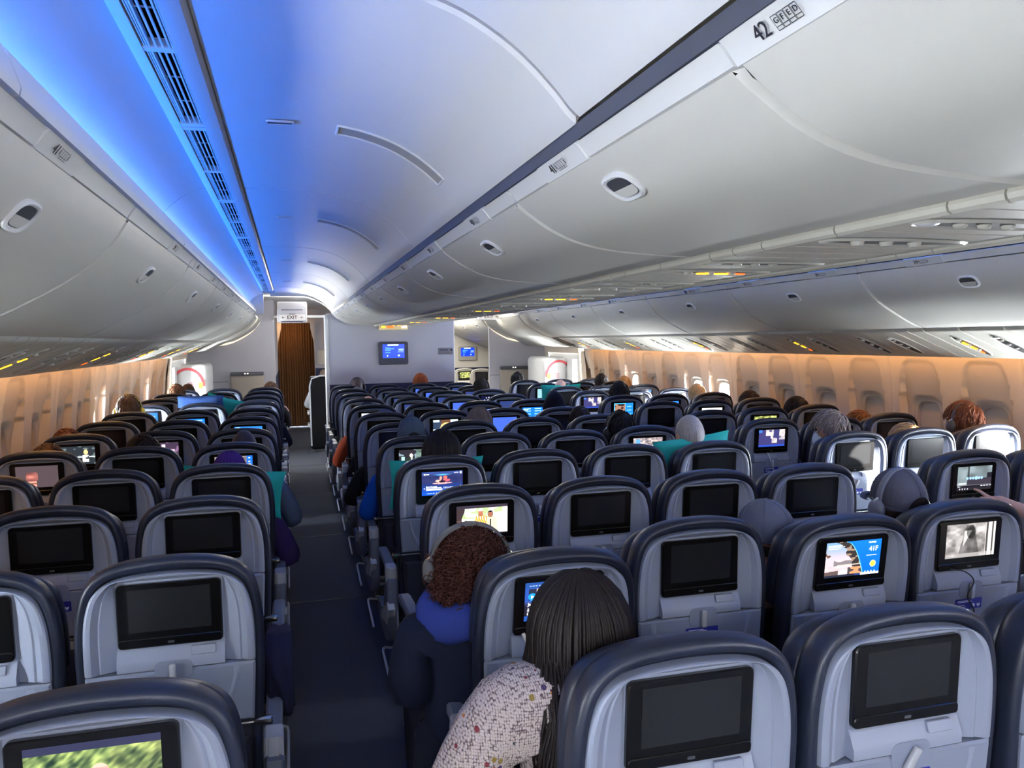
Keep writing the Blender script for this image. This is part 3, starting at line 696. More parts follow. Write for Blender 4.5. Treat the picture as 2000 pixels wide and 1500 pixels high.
q = MB(); q.box((0, 0, .15), (.035, .03, .30), bev=.006); legf = q.mesh('leg'); legf.materials.append(metal_m)
# armrests
ap = [(.10, .655), (.13, .672), (.30, .674), (.42, .668), (.465, .655), (.475, .635), (.44, .622), (.30, .632), (.15, .632), (.10, .63)]
q = MB().poly(ap, 0, -.024, .024, bev=.008); arm_me = q.mesh('armrest'); arm_me.materials.append(arm_m)
q = MB().poly([(.055, .655), (.11, .664), (.125, .62), (.10, .575), (.055, .575)], 0, -.027, .027, bev=.006); q.box((0, .052, .618), (.030, .008, .07), bev=.003); hinge_me = q.mesh('hinge_cap'); hinge_me.materials.append(armcap_m)
q = MB().poly([(.05, .585), (.13, .585), (.14, .42), (.11, .30), (.05, .30)], 0, -.026, .026, bev=.006); endp_me = q.mesh('end_panel'); endp_me.materials.append(armcap_m)
sh = catmull([(.03, .60), (.10, .60), (.165, .52), (.20, .44), (.30, .40), (.47, .39), (.50, .35), (.46, .30), (.25, .27), (.10, .28), (.03, .36), (.02, .48), (.03, .60)], 3)[:-1]
q = MB().poly(sh, 0, -.026, .026, bev=.008); shroud_me = q.mesh('aisle_shroud'); shroud_me.materials.append(shroud_m)
q = MB().poly([(-.005, .47), (.03, .50), (.30, .375), (.31, .33), (.05, .38)], 0, -.018, .018, bev=.004); trim_me = q.mesh('shroud_trim'); trim_me.materials.append(armcap_m)
q = MB().tube([(.0, .34, .15), (-.05, .34, .16), (-.062, .33, .158), (-.066, .30, .155), (-.066, -.02, .11)], .007, 8); bag_me = q.mesh('baggage_bar'); bag_me.materials.append(armcap_m)
q = MB().tube([(-.0, .34, .15), (.05, .34, .16), (.062, .33, .158), (.066, .30, .155), (.066, -.02, .11)], .007, 8); bag2_me = q.mesh('baggage_bar'); bag2_me.materials.append(armcap_m)
foot_me = MB().box((0, .14, .012), (.05, .62, .024), bev=.006).mesh('floor_track'); foot_me.materials.append(metal_m)

# ------------------------------------------------------------ what the screens show
def nz(u, v, s=0):
    return (math.sin(u * 12.9898 + v * 78.233 + s * 37.7) * 43758.5453) % 1
def fb(u, v, f_, s=0):
    x, y = u * f_, v * f_; i, j = math.floor(x), math.floor(y); a_, b_ = sst(x - i), sst(y - j)
    g = lambda p, q: nz(p, q, s)
    return (g(i, j) * (1 - a_) + g(i + 1, j) * a_) * (1 - b_) + (g(i, j + 1) * (1 - a_) + g(i + 1, j + 1) * a_) * b_
def mixc(a_, b_, t): t = min(1, max(0, t)); return tuple(p + (q - p) * t for p, q in zip(a_, b_))
def inb(u, v, u0, u1, v0, v1): return u0 <= u <= u1 and v0 <= v <= v1
def s_nature(u, v):
    if v > .88: return (44, 46, 72)
    t = fb(u * 1.6, v + u * .5, 7, 1) * .6 + fb(u * 2 - v, v, 16, 2) * .4
    c_ = mixc((28, 48, 38), (196, 214, 122), (t - .25) * 1.5)
    if u > .62: c_ = mixc(c_, (150, 140, 92), .45 * fb(u, v, 5, 3))
    du, dv = (u - .54), (v - .50)
    if (du / .075) ** 2 + (dv / .16) ** 2 < 1 and v > .46: return (214, 150, 142) if dv < .10 else (232, 178, 160)
    if abs(du) < .09 and .36 < v <= .46: return (160, 112, 112)
    if abs(du) < .07 and .2 < v <= .36: return (206, 150, 124)
    if abs(du) < .16 and v <= .2: return (70, 62, 74)
    return c_
def s_show(u, v):
    if u > .75 and .46 < v < .90: return (20, 128, 246)
    if (abs(u - .105) / .058) ** 2 + (abs(v - .63) / .095) ** 2 < 1:
        if -.018 < u - .105 < .026 and abs(v - .63) < (.026 - (u - .105)) * 1.1: return (245, 250, 255)
        return (30, 140, 240)
    c_ = mixc((26, 62, 140), (70, 104, 190), 1 - abs(u - .33) * 2.2) if v > .5 else mixc((28, 28, 52), (70, 90, 150), (v - .38) * 6)
    if v < .13: return (34, 74, 150)
    if v < .4: c_ = (30, 28, 44)
    if v > .86: c_ = (34, 72, 140)
    if inb(u, v, .055, .16, .54, .84): return (34, 40, 56)
    if inb(u, v, .165, .275, .55, .84): return (214, 170, 120) if fb(u, v, 14) < .7 else (170, 96, 74)
    if inb(u, v, .36, .46, .55, .84): return (44, 62, 110)
    if inb(u, v, .55, .65, .55, .84) or inb(u, v, .655, .735, .55, .84): return (58, 68, 104)
    if inb(u, v, .55, .735, .30, .54): return (60, 60, 84)
    if v < .335 and v > .30 and .045 < u < .21: return (206, 206, 216) if int(u * 60) % 4 else c_
    if .255 < v < .285 and .04 < u < .54: return (240, 242, 250)
    if .15 < v < .225 and .04 < u < .18: return (12, 12, 24) if (.052 < u < .168 and .162 < v < .213) else (225, 228, 240)
    if .90 < v < .93 and .05 < u < .3: return (140, 160, 210) if int(u * 70) % 3 else c_
    if u > .93 and .93 < v < .98: return (240, 245, 255)
    return c_
def s_movie(u, v):
    if v > .9 or v < .03: return (52, 46, 58)
    if u < .13 + .03 * math.sin(v * 9): return (96, 70, 66) if v < .5 else (58, 46, 50)
    c_ = mixc((236, 236, 220), (196, 206, 180), fb(u, v, 6))
    if v > .55: c_ = mixc(c_, (150, 176, 110), .7 * (fb(u, v, 9, 4) > .5))
    if v > .72 and fb(u, v, 6, 5) > .55: c_ = (190, 90, 130) if u > .6 else (206, 214, 226)
    if v < .35 and u < .4: c_ = mixc((240, 220, 190), (220, 130, 90), fb(u, v, 11, 6))
    if u > .9: c_ = (226, 216, 200)
    du = u - .47
    if (du / .05) ** 2 + ((v - .80) / .09) ** 2 < 1: return (216, 216, 212) if v > .79 else (176, 110, 84)
    if abs(du) < .045 and .62 < v < .79: return (170, 104, 78)
    if abs(du) < .115 and v < .62: return (222, 110, 60) if int((u * 3 + v * .6) * 22) % 3 == 0 else ((236, 190, 70) if int(u * 60) % 3 else (240, 236, 226))
    du = u - .66
    if (du / .055) ** 2 + ((v - .68) / .12) ** 2 < 1: return (28, 24, 26) if v > .74 or abs(du) > .048 else (150, 98, 76)
    if abs(du) < .012 and v < .5: return (26, 28, 44)
    if abs(du) < .135 - .12 * max(0, v - .42) and v < .54: return (216, 196, 170)
    return c_
def s_game(u, v):
    c_ = mixc((24, 80, 190), (34, 40, 86), sst(v * 1.6)); c_ = mixc(c_, (60, 66, 110), .5 * fb(u, v, 12, 8) * (v > .4))
    if v > .87: c_ = (52, 70, 130)
    d = math.hypot((u - .5) / .26, (v - .86) / .05)
    if d < 1: c_ = mixc((90, 200, 250), c_, d)
    for (cu, cv, w_, h_, col) in ((.5, .5, .24, .035, (226, 160, 160)), (.40, .60, .07, .05, (236, 176, 160)), (.60, .62, .09, .06, (206, 90, 100)), (.46, .72, .03, .08, (236, 150, 130)), (.57, .74, .05, .07, (220, 100, 90)), (.5, .57, .08, .05, (30, 20, 40))):
        if ((u - cu) / w_) ** 2 + ((v - cv) / h_) ** 2 < 1: c_ = col
    if inb(u, v, .10, .50, .24, .27) or inb(u, v, .10, .49, .20, .225) or inb(u, v, .10, .48, .30, .33): return (228, 234, 250)
    if inb(u, v, .12, .26, .065, .085): return (150, 180, 240)
    if inb(u, v, .28, .30, .06, .1) or inb(u, v, .34, .355, .065, .095): return (240, 245, 255)
    if inb(u, v, .05, .09, .86, .92) or inb(u, v, .11, .18, .87, .91) or inb(u, v, .93, .97, .88, .97): return (240, 245, 255)
    for cu in (.58, .71):
        e = ((u - cu) / .06) ** 4 + ((v - .29) / .045) ** 4
        if .55 < e < 1: return (190, 205, 240)
        if abs(u - cu) < .03 and abs(v - .29) < .012: return (220, 228, 248)
    return c_
def s_welcome(u, v):
    if v < .06: return (36, 40, 58) if u < .55 else ((240, 245, 255) if u > .66 else (40, 60, 110))
    edge = .36 + .34 * math.sqrt(max(0, 1 - v * 1.02)) if v < .98 else .36
    if u > edge:
        if u < edge + .014: return (110, 200, 255)
        if ((u - .875) / .055) ** 2 + ((v - .30) / .095) ** 2 < 1: return (246, 186, 70) if ((u - .875) / .045) ** 2 + ((v - .30) / .078) ** 2 < 1 else (250, 226, 190)
        if abs(v - .55) < .012 and .74 < u < .93: return (214, 228, 250)
        for cu in (.745, .80, .86, .92):
            if abs(u - cu) < .012 and abs(v - .085) < .02: return (230, 240, 255)
        return mixc((10, 96, 210), (20, 112, 226), v)
    if inb(u, v, .03, .29, .90, .92) or inb(u, v, .03, .33, .855, .875) or inb(u, v, .03, .26, .81, .83): return (244, 246, 250)
    c_ = mixc((212, 184, 190), (120, 156, 190), (v - .45) * 2.1)
    if .30 < v < .42 + .08 * fb(u, 0, 8) : c_ = (122, 116, 120) if u > .15 else (196, 180, 186)
    if v < .32: c_ = mixc((226, 206, 206), (176, 160, 166), fb(u, v, 9, 3))
    if u > edge - .12 - .1 * fb(v, u, 9) and v > .25: c_ = (52, 46, 46) if fb(u, v, 16, 2) < .62 else (150, 128, 110)
    if u < .09 and abs(v - .62) < .09 * (1 - u / .1) and fb(u, v, 22) > .45: c_ = (96, 66, 44)
    if v < .16 + .1 * u and u < .25 and fb(u, v, 10, 7) > .35: c_ = (92, 76, 74)
    if u > .42 and v < .26: c_ = (70, 66, 70) if fb(u, v, 12, 5) < .5 else (226, 140, 100)
    if abs(v - .33) < .012 and u > .22: c_ = (196, 180, 170)
    return c_
def s_mono(u, v):
    t = fb(u * 1.2, v, 5, 11) * .6 + fb(u, v, 13, 12) * .4; g = 70 + 150 * t
    if abs(u - .47) < .16 * (1.1 - v) + .05 and v < .95: g *= .62
    if abs(u - .38 - .2 * (v - .5)) < .05 * (v - .3) * 3 and .3 < v < .8: g = 190
    if ((u - .5) / .09) ** 2 + ((v - .74) / .2) ** 2 < 1: g *= .55
    if u > .80: g = 216 if int(u * 26) % 3 else 70
    if v < .12: g = max(g, 150)
    return (g, g * .97, g * .96)
def s_pause(u, v):
    if v < .12: return (34, 32, 38) if not (inb(u, v, .05, .35, .03, .09) and int(u * 40) % 3 == 0) else (200, 205, 220)
    if .12 <= v < .2: return (230, 232, 240) if ((abs(v - .16) < .012 and int(u * 36) % 3 and (u > .68 or u < .12))) else (28, 26, 34)
    if abs(v - .215) < .012: return (120, 120, 130)
    if inb(u, v, .04, .26, .26, .31): return (226, 226, 232)
    for cu in (.29, .38, .46, .55, .63, .71):
        if (u - cu) ** 2 * 2.6 + (v - .50) ** 2 < (.0030 if abs(cu - .55) > .01 else .006): return (150, 190, 255)
    if v < .5 and u > .3: return (52, 48, 58)
    g = 90 + 60 * fb(u, v, 5, 3)
    if .28 < u < .34: g *= .5
    if u > .86 and v < .7: return (30, 30, 38)
    return (g * .92, g * 1.02, g * 1.05)
def s_map(u, v):
    if v < .1: return (40, 70, 170)
    if v > .85 and u < .12: return (60, 110, 200)
    t = fb(u, v, 4, 21) * .6 + fb(u, v, 9, 22) * .4
    lnd = (abs(u - .42) < .15 and v > .62 and t > .32) or (abs(u - .60) < .10 and .2 < v < .5 and t > .36) or (u > .78 and v > .4 and t > .3) or (abs(u - .5) < .04 and .48 < v < .66)
    return mixc((214, 204, 196), (160, 150, 160), fb(u, v, 11)) if lnd else (56, 54, 104)
def s_closemap(u, v):
    if u < .12 and v < .14: return (50, 110, 220)
    if u > .82 and v < .2: return (40, 90, 200)
    if inb(u, v, .08, .24, .72, .92): return (90, 150, 210)
    t = fb(u, v, 11, 31) * .5 + fb(u, v, 26, 32) * .5
    if abs((u - .5) + (v - .45) * .3) < .035 and abs(v - .42) < .2 or abs(v - .42) < .04 and abs(u - .5) < .12: return (250, 250, 250)
    return mixc((70, 66, 76), (236, 214, 206), t * 1.3 - .2)
def s_bw(u, v):
    c_ = (40, 38, 46) if fb(u, v, 8, 41) < .75 else (120, 140, 150)
    if v > .5 and u > .5: c_ = mixc((54, 66, 62), (120, 146, 138), fb(u, v, 9, 2))
    if ((u - .36) / .05) ** 2 + ((v - .70) / .10) ** 2 < 1: return (236, 196, 190)
    if abs(u - .37) < .025 and .38 < v < .62: return (220, 224, 226)
    if abs(u - .34) < .12 and v < .6: return (34, 50, 44)
    if abs(u - .12) < .05 and .45 < v < .65: return (160, 206, 196)
    if abs(u - .12) < .09 and v < .3 and fb(u, v, 18) > .3: return (238, 244, 246)
    return c_
def s_stage(u, v):
    if ((u - .74) / .06) ** 2 + ((v - .66) / .15) ** 2 < 1: return (236, 190, 130)
    if abs(u - .74) < .09 and .12 < v < .5 and fb(u, v, 9) > .4: return (240, 240, 236)
    if abs(v - .42) < .03 and fb(u, .3, 20) > .5: return (206, 214, 216)
    return (38, 44, 50) if fb(u, v, 7, 5) < .7 else (92, 104, 106)
def s_dance(u, v):
    if abs(u - .55) < .06 and .2 < v < .9 or abs(u - .82) < .06 and .1 < v < .6: return (246, 206, 226) if fb(u, v, 12) > .3 else (190, 70, 120)
    return (60, 46, 66) if fb(u, v, 6) < .7 else (120, 90, 120)
def s_fist(u, v):
    if ((u - .38) / .14) ** 4 + ((v - .5) / .22) ** 4 < 1: return mixc((196, 120, 106), (90, 50, 50), fb(u, v, 6, 3))
    if abs(u - .38) < .1 and v < .3: return (206, 140, 120) if int(v * 18) % 3 else (120, 70, 66)
    return (74, 62, 66)
def s_room(u, v):
    if u > .84:
        if inb(u, v, .87, .95, .2, .6): return (246, 196, 90)
        if abs(u - .91) < .02 and (abs(v - .9) < .03 or abs(v - .72) < .03): return (230, 240, 255)
        return (30, 100, 214)
    return mixc((70, 66, 72), (150, 140, 136), fb(u, v, 8, 9)) if v > .3 else (60, 58, 66)
def s_ring(u, v):
    d = math.hypot((u - .55) / .26, (v - .45) / .36)
    if .7 < d < 1: return (240, 190, 120)
    if .4 < d <= .7: return (36, 24, 24)
    if inb(u, v, .0, .3, .05, .35): return (200, 226, 250)
    if v > .84 and (u < .25 or u > .7): return (190, 220, 240)
    return (46, 60, 82) if u < .3 else (96, 66, 52)
def s_ui(u, v):
    if inb(u, v, .05, .3, .78, .86): return (200, 224, 255)
    if int(v * 14) % 3 == 0 and (.06 < u < .42 or .6 < u < .9) and fb(u, v * 3, 20) > .25: return (150, 200, 250)
    return (24, 110, 224)
def s_uidark(u, v):
    if v > .8: return (40, 120, 230) if not inb(u, v, .04, .2, .86, .94) else (230, 240, 255)
    return (34, 70, 150) if u < .6 else (90, 80, 110)
def s_dots(u, v):
    for cu, cv in ((.3, .8), (.45, .84), (.6, .82), (.75, .8), (.2, .6), (.4, .62), (.55, .55), (.7, .6), (.3, .4), (.62, .4), (.75, .42), (.45, .3)):
        if ((u - cu) / .03) ** 2 + ((v - cv) / .05) ** 2 < 1: return (255, 255, 250)
    return (12, 16, 50)
def s_picblue(u, v):
    if u > .62: return (30, 120, 216) if not (int(v * 12) % 4 == 0 and .68 < u < .92) else (120, 180, 240)
    if not inb(u, v, .04, .60, .06, .92): return (60, 170, 220)
    return (40, 30, 34) if fb(u, v, 7, 4) < .6 else (150, 110, 90)
def s_teal(u, v): return (230, 244, 246) if inb(u, v, .3, .45, .4, .8) or inb(u, v, .4, .75, .42, .5) else (130, 176, 184)
def s_leaf(u, v): return mixc((60, 66, 30), (220, 224, 130), fb(u, v, 10, 6) * 1.3 - .1)
def flat(c_): return lambda u, v: c_
SC = {'off': (off_me, 'blank-screen'), 'blue': (paint(flat((62, 92, 196)), 1, 1), 'plain blue-screen'), 'navyglow': (paint(flat((40, 54, 104)), 1, 1), 'faint blue-screen'),
      'grey': (paint(flat((70, 70, 66)), 1, 1), 'dull grey-screen'), 'white': (paint(flat((225, 230, 235)), 1, 1), 'white-screen')}
def scr(key, fn, nx, ny, words): SC[key] = (paint(fn, nx, ny), words)
scr('nature', s_nature, 190, 110, 'jungle-film'); scr('show', s_show, 170, 98, 'show-menu'); scr('movie', s_movie, 160, 92, 'two-men-film'); scr('game', s_game, 140, 80, 'game-menu')
scr('welcome', s_welcome, 170, 98, 'seat-number welcome screen'); scr('mono', s_mono, 120, 68, 'grey-film'); scr('pause', s_pause, 120, 68, 'paused-film'); scr('map', s_map, 64, 38, 'world-map'); scr('closemap', s_closemap, 72, 42, 'plane-map')
scr('bw', s_bw, 72, 42, 'suited-man-film'); scr('stage', s_stage, 56, 32, 'dark-stage-film'); scr('dance', s_dance, 48, 28, 'dancers-film'); scr('fist', s_fist, 64, 38, 'red-fist-film'); scr('room', s_room, 64, 38, 'film beside blue bar')
scr('ring', s_ring, 56, 32, 'glowing-ring-film'); scr('ui', s_ui, 44, 26, 'bright blue menu'); scr('uidark', s_uidark, 40, 24, 'blue menu'); scr('dots', s_dots, 36, 22, 'white-dots'); scr('picblue', s_picblue, 44, 26, 'picture-and-blue-menu'); scr('teal', s_teal, 36, 22, 'pale teal'); scr('leaf', s_leaf, 40, 24, 'leafy-film')
XS = {'A': -.3164 - .9704, 'B': -.3164 - .4852, 'C': -.3164, 'D': .684, 'E': 1.169, 'F': 1.6544, 'G': 2.1396, 'J': 3.083, 'K': 3.568, 'L': 4.053}
SHOW = {('C', 0): 'nature', ('D', 1): 'show', ('D', 2): 'movie', ('D', 3): 'game', ('F', 1): 'welcome', ('G', 1): 'mono', ('J', 2): 'pause', ('J', 4): 'map', ('G', 4): 'closemap', ('D', 4): 'bw',
        ('A', 5): 'stage', ('B', 5): 'dance', ('A', 4): 'fist', ('C', 4): 'room', ('E', 6): 'ring', ('G', 7): 'ui', ('C', 6): 'uidark', ('B', 7): 'ui', ('A', 8): 'picblue', ('G', 9): 'dots', ('J', 7): 'picblue', ('J', 8): 'map',
        ('J', 10): 'teal', ('K', 5): 'leaf', ('F', 6): 'blue', ('F', 7): 'blue', ('F', 8): 'blue', ('F', 9): 'navyglow', ('F', 10): 'blue', ('F', 11): 'blue', ('E', 11): 'blue', ('E', 10): 'navyglow', ('E', 9): 'navyglow', ('E', 8): 'navyglow', ('G', 10): 'navyglow', ('G', 11): 'navyglow', ('G', 8): 'navyglow',
        ('C', 7): 'navyglow', ('C', 8): 'navyglow', ('C', 9): 'navyglow', ('C', 10): 'navyglow', ('D', 7): 'white', ('K', 7): 'uidark', ('K', 6): 'white', ('A', 11): 'blue', ('B', 4): 'off', ('L', 9): 'uidark'}
RECL = {('D', 1): .135, ('F', 1): .06, ('E', 0): -.02, ('E', 1): -.045, ('E', 3): -.03, ('F', 3): -.03, ('C', 2): -.015, ('E', 5): .03, ('G', 6): .05, ('J', 5): .06, ('K', 4): .05, ('C', 5): .03, ('B', 6): .04, ('F', 4): .03}
COLW = {'A': 'left window column', 'B': 'left middle column', 'C': 'left aisle column', 'D': 'centre block left-aisle column', 'E': 'centre block second column', 'F': 'centre block third column', 'G': 'centre block right-aisle column', 'J': 'right aisle column', 'K': 'right middle column', 'L': 'right window column'}
SEATS = {}
def seat(col, row):
    x = XS[col]; y = (YD if col in 'DEFG' else YC) + P * row; sc_ = SHOW.get((col, row), 'off'); me, words = SC[sc_]
    t = empty('airline_seat', (x, y, 0), label='grey-shelled navy seat, %s, %s row from camera, %s' % (COLW[col], ORD[row], words if words.endswith(('screen', 'bar')) else words + ' screen'), cat='seat', group='economy seats')
    SEATS[(col, row)] = t; rc = (RECL.get((col, row), 0), 0, 0)
    def bk(name, me_, par=None): return put(name, me_, None, par or t, None if par else PV, None if par else rc)
    bk('backrest', back_me); bk('headrest', head_me); bk('shell', shell_me); bk('literature_pocket', low_me); bk('tray_arm', bar_me)
    tr = bk('tray_table', tray_me); bk('latch_recess', lrec_me, tr); bk('latch', latch2_me if (col, row) in (('B', 2), ('E', 0), ('J', 3)) else latch_me, tr); bk('placard', plac_me, tr)
    if row < 6: bk('placard_print', plactx_me, tr); bk('curved_ridge', ridges[0], tr); bk('curved_ridge', ridges[1], tr); bk('small_plate', plate_me, tr); bk('card_slot', card_me); bk('safety_card', card2_me)
    s_ = bk('screen', bez_me); d = bk('display', me, s_)
    if row < 6: bk('headset_port', port_me, s_)
    put('seat_cushion', cush_me, None, t); put('seat_frame', frame_me, None, t)
    for lx in (-.15, .15):
        for ly in (.13, .50): put('leg', legf, None, t, (lx, ly, 0))
        put('floor_track', foot_me, None, t, (lx, .17, 0))
    sides = [1] + ([-1] if col in 'ADJ' else [])
    for s in sides:
        ar = put('armrest', arm_me, None, t, (s * .2426, 0, 0)); put('hinge_cap', hinge_me, None, ar)
        aisle = (col in 'CG' and s == 1) or (col in 'DJ' and s == -1)
        if aisle:
            put('aisle_shroud', shroud_me, None, ar); put('shroud_trim', trim_me, None, ar, (s * .012, 0, 0)); put('baggage_bar', bag_me if s < 0 else bag2_me, None, t, (s * .2, 0, 0))
        else: put('end_panel', endp_me, None, ar)
    return s_
def stext(s_, txt, size, u, v, align='CENTER', bold=0):
    p = tl((-DX + 2 * DX * u, -.0056, DZ0 + (DZ1 - DZ0) * v))
    return text('caption', txt, size, scrtext, s_, p, (1, 0, 0), (0, -.075, 1), align, bold)
for row in range(12):
    for col in 'ABCDEFGJKL':
        s_ = seat(col, row)
        if (col, row) == ('F', 1): stext(s_, '41F', .022, .86, .735, bold=.0002); stext(s_, 'UNITED', .0075, .83, .925)
        if (col, row) == ('D', 1):
            stext(s_, 'Jamie Foxx Show, The', .0125, .045, .44, 'LEFT', .0001)
            for ch, u in (('I', .41), ('J', .60), ('G', .70)): stext(s_, ch, .014, u, .70)
        if (col, row) == ('D', 3): stext(s_, 'Bust Crystals', .010, .10, .365, 'LEFT', .0001); stext(s_, '<', .014, .06, .29); stext(s_, '>', .014, .95, .34); stext(s_, 'UNITED', .006, .84, .925)
# ================================================================= signs, monitors, far furniture
def sub(q, name, mt, t, **kw):
    o = q.build(name, mt, t, **kw); o.matrix_parent_inverse = Matrix.Translation(-t.location); return o
ink_exit = mat('exit_red', (88, 24, 40), .6)
def exit_sign(x, y, z, w, big, lab):
    t = empty('exit_sign', (x, y, z), label=lab, cat='sign')
    if big:
        MB().box((0, .10, .075), (.415, .16, .30), bev=.02).build('housing', bulk_m, t)
        for zz, ww in ((.105, .30), (-.065, .30)): MB().box((0, .019, zz), (ww, .004, .010)).build('slot', wainscot, t)
        MB().box((0, .018, .045), (.09, .004, .008)).build('slot', wainscot, t)
    q = MB().box((0, .0, -.005 if big else 0), (w, .05, .085), bev=.008); q.build('sign_panel', mat('sign_face', (214, 212, 210), .5, emit=(226, 222, 220), estr=.12), t)
    text('lettering', 'EXIT', .070, ink_exit, t, (0, -.0258, -.005 if big else 0), bold=.001)
    for s_ in (1, -1):
        q = MB(); x0 = s_ * .105
        q.add([(x0, 0, -.003), (x0 + s_ * .035, 0, -.003), (x0 + s_ * .035, 0, .003), (x0, 0, .003)], [(0, 1, 2, 3)])
        q.add([(x0 + s_ * .04, 0, 0), (x0 + s_ * .022, 0, .016), (x0 + s_ * .022, 0, .008), (x0 + s_ * .030, 0, 0), (x0 + s_ * .022, 0, -.008), (x0 + s_ * .022, 0, -.016)], [tuple(range(6))])
        q.build('arrow', ink_exit, t, loc=(0, -.0258, -.005 if big else 0), fix=False)
    return t
exit_sign(.045, 11.95, Z(.372), .36, True, 'white EXIT sign box hanging over the left aisle')
exit_sign(3.02, 12.2, Z(.368), .34, False, 'white EXIT sign over the right aisle beside the overhead bins')
def monitor(x, y, z, w, h, cas, lab, name):
    t = empty('wall_monitor', (x, y, z), label=lab, cat='monitor')
    q = MB().poly(rrect(w, h, .025, 4), 1, 0, -.045, bev=.008); q.build('casing', cas, t)
    def fn(u, v):
        if v > .90 and .22 < u < .72: return (190, 220, 255)
        if inb(u, v, .12, .34, .74, .80) or inb(u, v, .12, .52, .64, .70) or inb(u, v, .12, .38, .54, .59) or inb(u, v, .12, .36, .36, .42): return (70, 150, 255)
        if inb(u, v, .72, .95, .62, .68) or inb(u, v, .72, .95, .54, .59) or inb(u, v, .68, .95, .42, .47): return (130, 170, 255)
        if ((u - .22) / .03) ** 2 + ((v - .15) / .08) ** 2 < 1 or ((u - .74) / .05) ** 2 + ((v - .18) / .08) ** 2 < 1: return (170, 200, 255)
        return (10, 56, 230)
    nx, ny = 48, 28; W_, H_ = w * .74, h * .60
    vs = [(-W_ / 2 + W_ * i / nx, -.0465, -H_ / 2 + H_ * j / ny + h * .10) for j in range(ny + 1) for i in range(nx + 1)]
    q = MB().add(vs, [(j * (nx + 1) + i, j * (nx + 1) + i + 1, (j + 1) * (nx + 1) + i + 1, (j + 1) * (nx + 1) + i) for j in range(ny) for i in range(nx)])
    me = q.mesh('display', fix=False); at = me.attributes.new('Col', 'FLOAT_COLOR', 'FACE'); vals = []
    for j in range(ny):
        for i in range(nx): vals += list(lin(fn((i + .5) / nx, (j + .5) / ny))) + [1]
    at.data.foreach_set('color', vals); put('display', me, scr_m, t)
    return t
mon_grey = mat('monitor_grey', (70, 72, 84), .5)
monitor(1.405, 11.30, Z(-.165), .415, .318, mon_grey, 'grey wall monitor with blue screen on the centre bulkhead', 1)
monitor(3.70, 16.90, Z(-.275), .40, .30, grey_fair, 'pale wall monitor with blue screen on the far end wall', 2)
t = empty('bulkhead_sign', (1.414, 11.29, Z(.208)), label='cream lit seatbelt sign board at the top of the centre bulkhead', cat='sign')
MB().box((0, -.02, 0), (.40, .05, .082), bev=.01).build('board', mat('sign_cream', (226, 214, 170), .5, emit=(240, 220, 160), estr=.15), t)
for x, w_, g in ((-.145, .05, glow_y), (-.05, .09, glow_o), (.125, .03, glow_w), (.165, .03, glow_w)): MB().box((x, -.048, 0), (w_, .006, .028), bev=.002).build('lit_symbol', g, t)
t = empty('nameplate', (2.155, 11.298, Z(-.146)), label='small grey nameplate reading UNITED on the centre bulkhead', cat='sign')
MB().box((0, -.004, 0), (.215, .008, .094), bev=.003).build('plate', mat('plate_grey', (128, 124, 132), .4), t)
text('lettering', 'UNITED', .032, ink_k, t, (-.02, -.0088, .016), bold=.0008); text('lettering', 'economy', .018, ink_k, t, (.035, -.0088, -.022))
q = MB(); q.box((.082, -.0085, .017), (.026, .001, .026)); q.build('emblem', ink_k, t)
for x, lab, f in ((-.66, 'left', ID), (3.715, 'right', m)):
    t = empty('jump_seat', (x, 13.28, 0), label='beige folded crew jump seat on the %s galley wall' % lab, cat='jump seat')
    MB().box((0, -.04, .82), (.50, .10, .86), bev=.02).build('folded_seat', mat('jump_seat_' + lab, (150, 142, 132), .55), t)
    MB().box((0, -.06, 1.265), (.50, .10, .055), bev=.01).build('top_band', rail_dark, t)
    for u in (-.03, .01): MB().ellip((u, -.112, 1.27), (.011, .004, .009), 8, 5).build('lamp', glow_w, t)
# curtain in the doorway at the end of the left aisle
q = MB(); nfold = 150; pts = [(-.25 + .74 * i / nfold, 16.93 + .022 * math.sin(i * .62) + .012 * math.sin(i * .23 + 1)) for i in range(nfold + 1)]
q.loft([[(x, y, z) for x, y in pts] for z in (.03, .8, 1.5, Z(.41))], closed=False)
q.build('curtain', curtain_m, label='brown pleated curtain closing the doorway of the left aisle', cat='curtain', sharp=80)
MB().tube([(-.25, 16.93, Z(.405)), (.5, 16.93, Z(.405))], .012, 8).build('curtain_rail', rail_dark, label='dark rail above the brown curtain', cat='rail')
# forward seat behind the bulkhead edge and the seats seen through the right aisle
t = empty('crew_seat', (.50, 13.05, 0), label='tall black seat back beyond the left edge of the bulkhead', cat='seat')
black_m = mat('black_fabric', (16, 16, 20), .9, spec=.1)
MB().box((0, 0, .62), (.44, .12, 1.16), bev=.05, seg=3).build('back_panel', black_m, t)
q = MB().tube([(-.205, -.045, .10), (-.215, -.045, 1.05), (-.18, -.045, 1.17), (-.05, -.045, 1.215), (.2, -.045, 1.215)], .014, 8); q.build('edge_trim', armcap_m, t)
MB().box((0, .05, 1.10), (.42, .10, .22), bev=.04, seg=3).build('headrest', grey_fair, t); MB().box((0, .30, .45), (.42, .46, .14), bev=.04).build('seat_cushion', black_m, t)
for zz in (.62, .42): MB().box((-.235, .16, zz), (.04, .34, .05), bev=.01).build('armrest', white_m, t)
MB().box((-.19, .1, .02), (.05, .5, .04)).build('foot', metal_m, t)
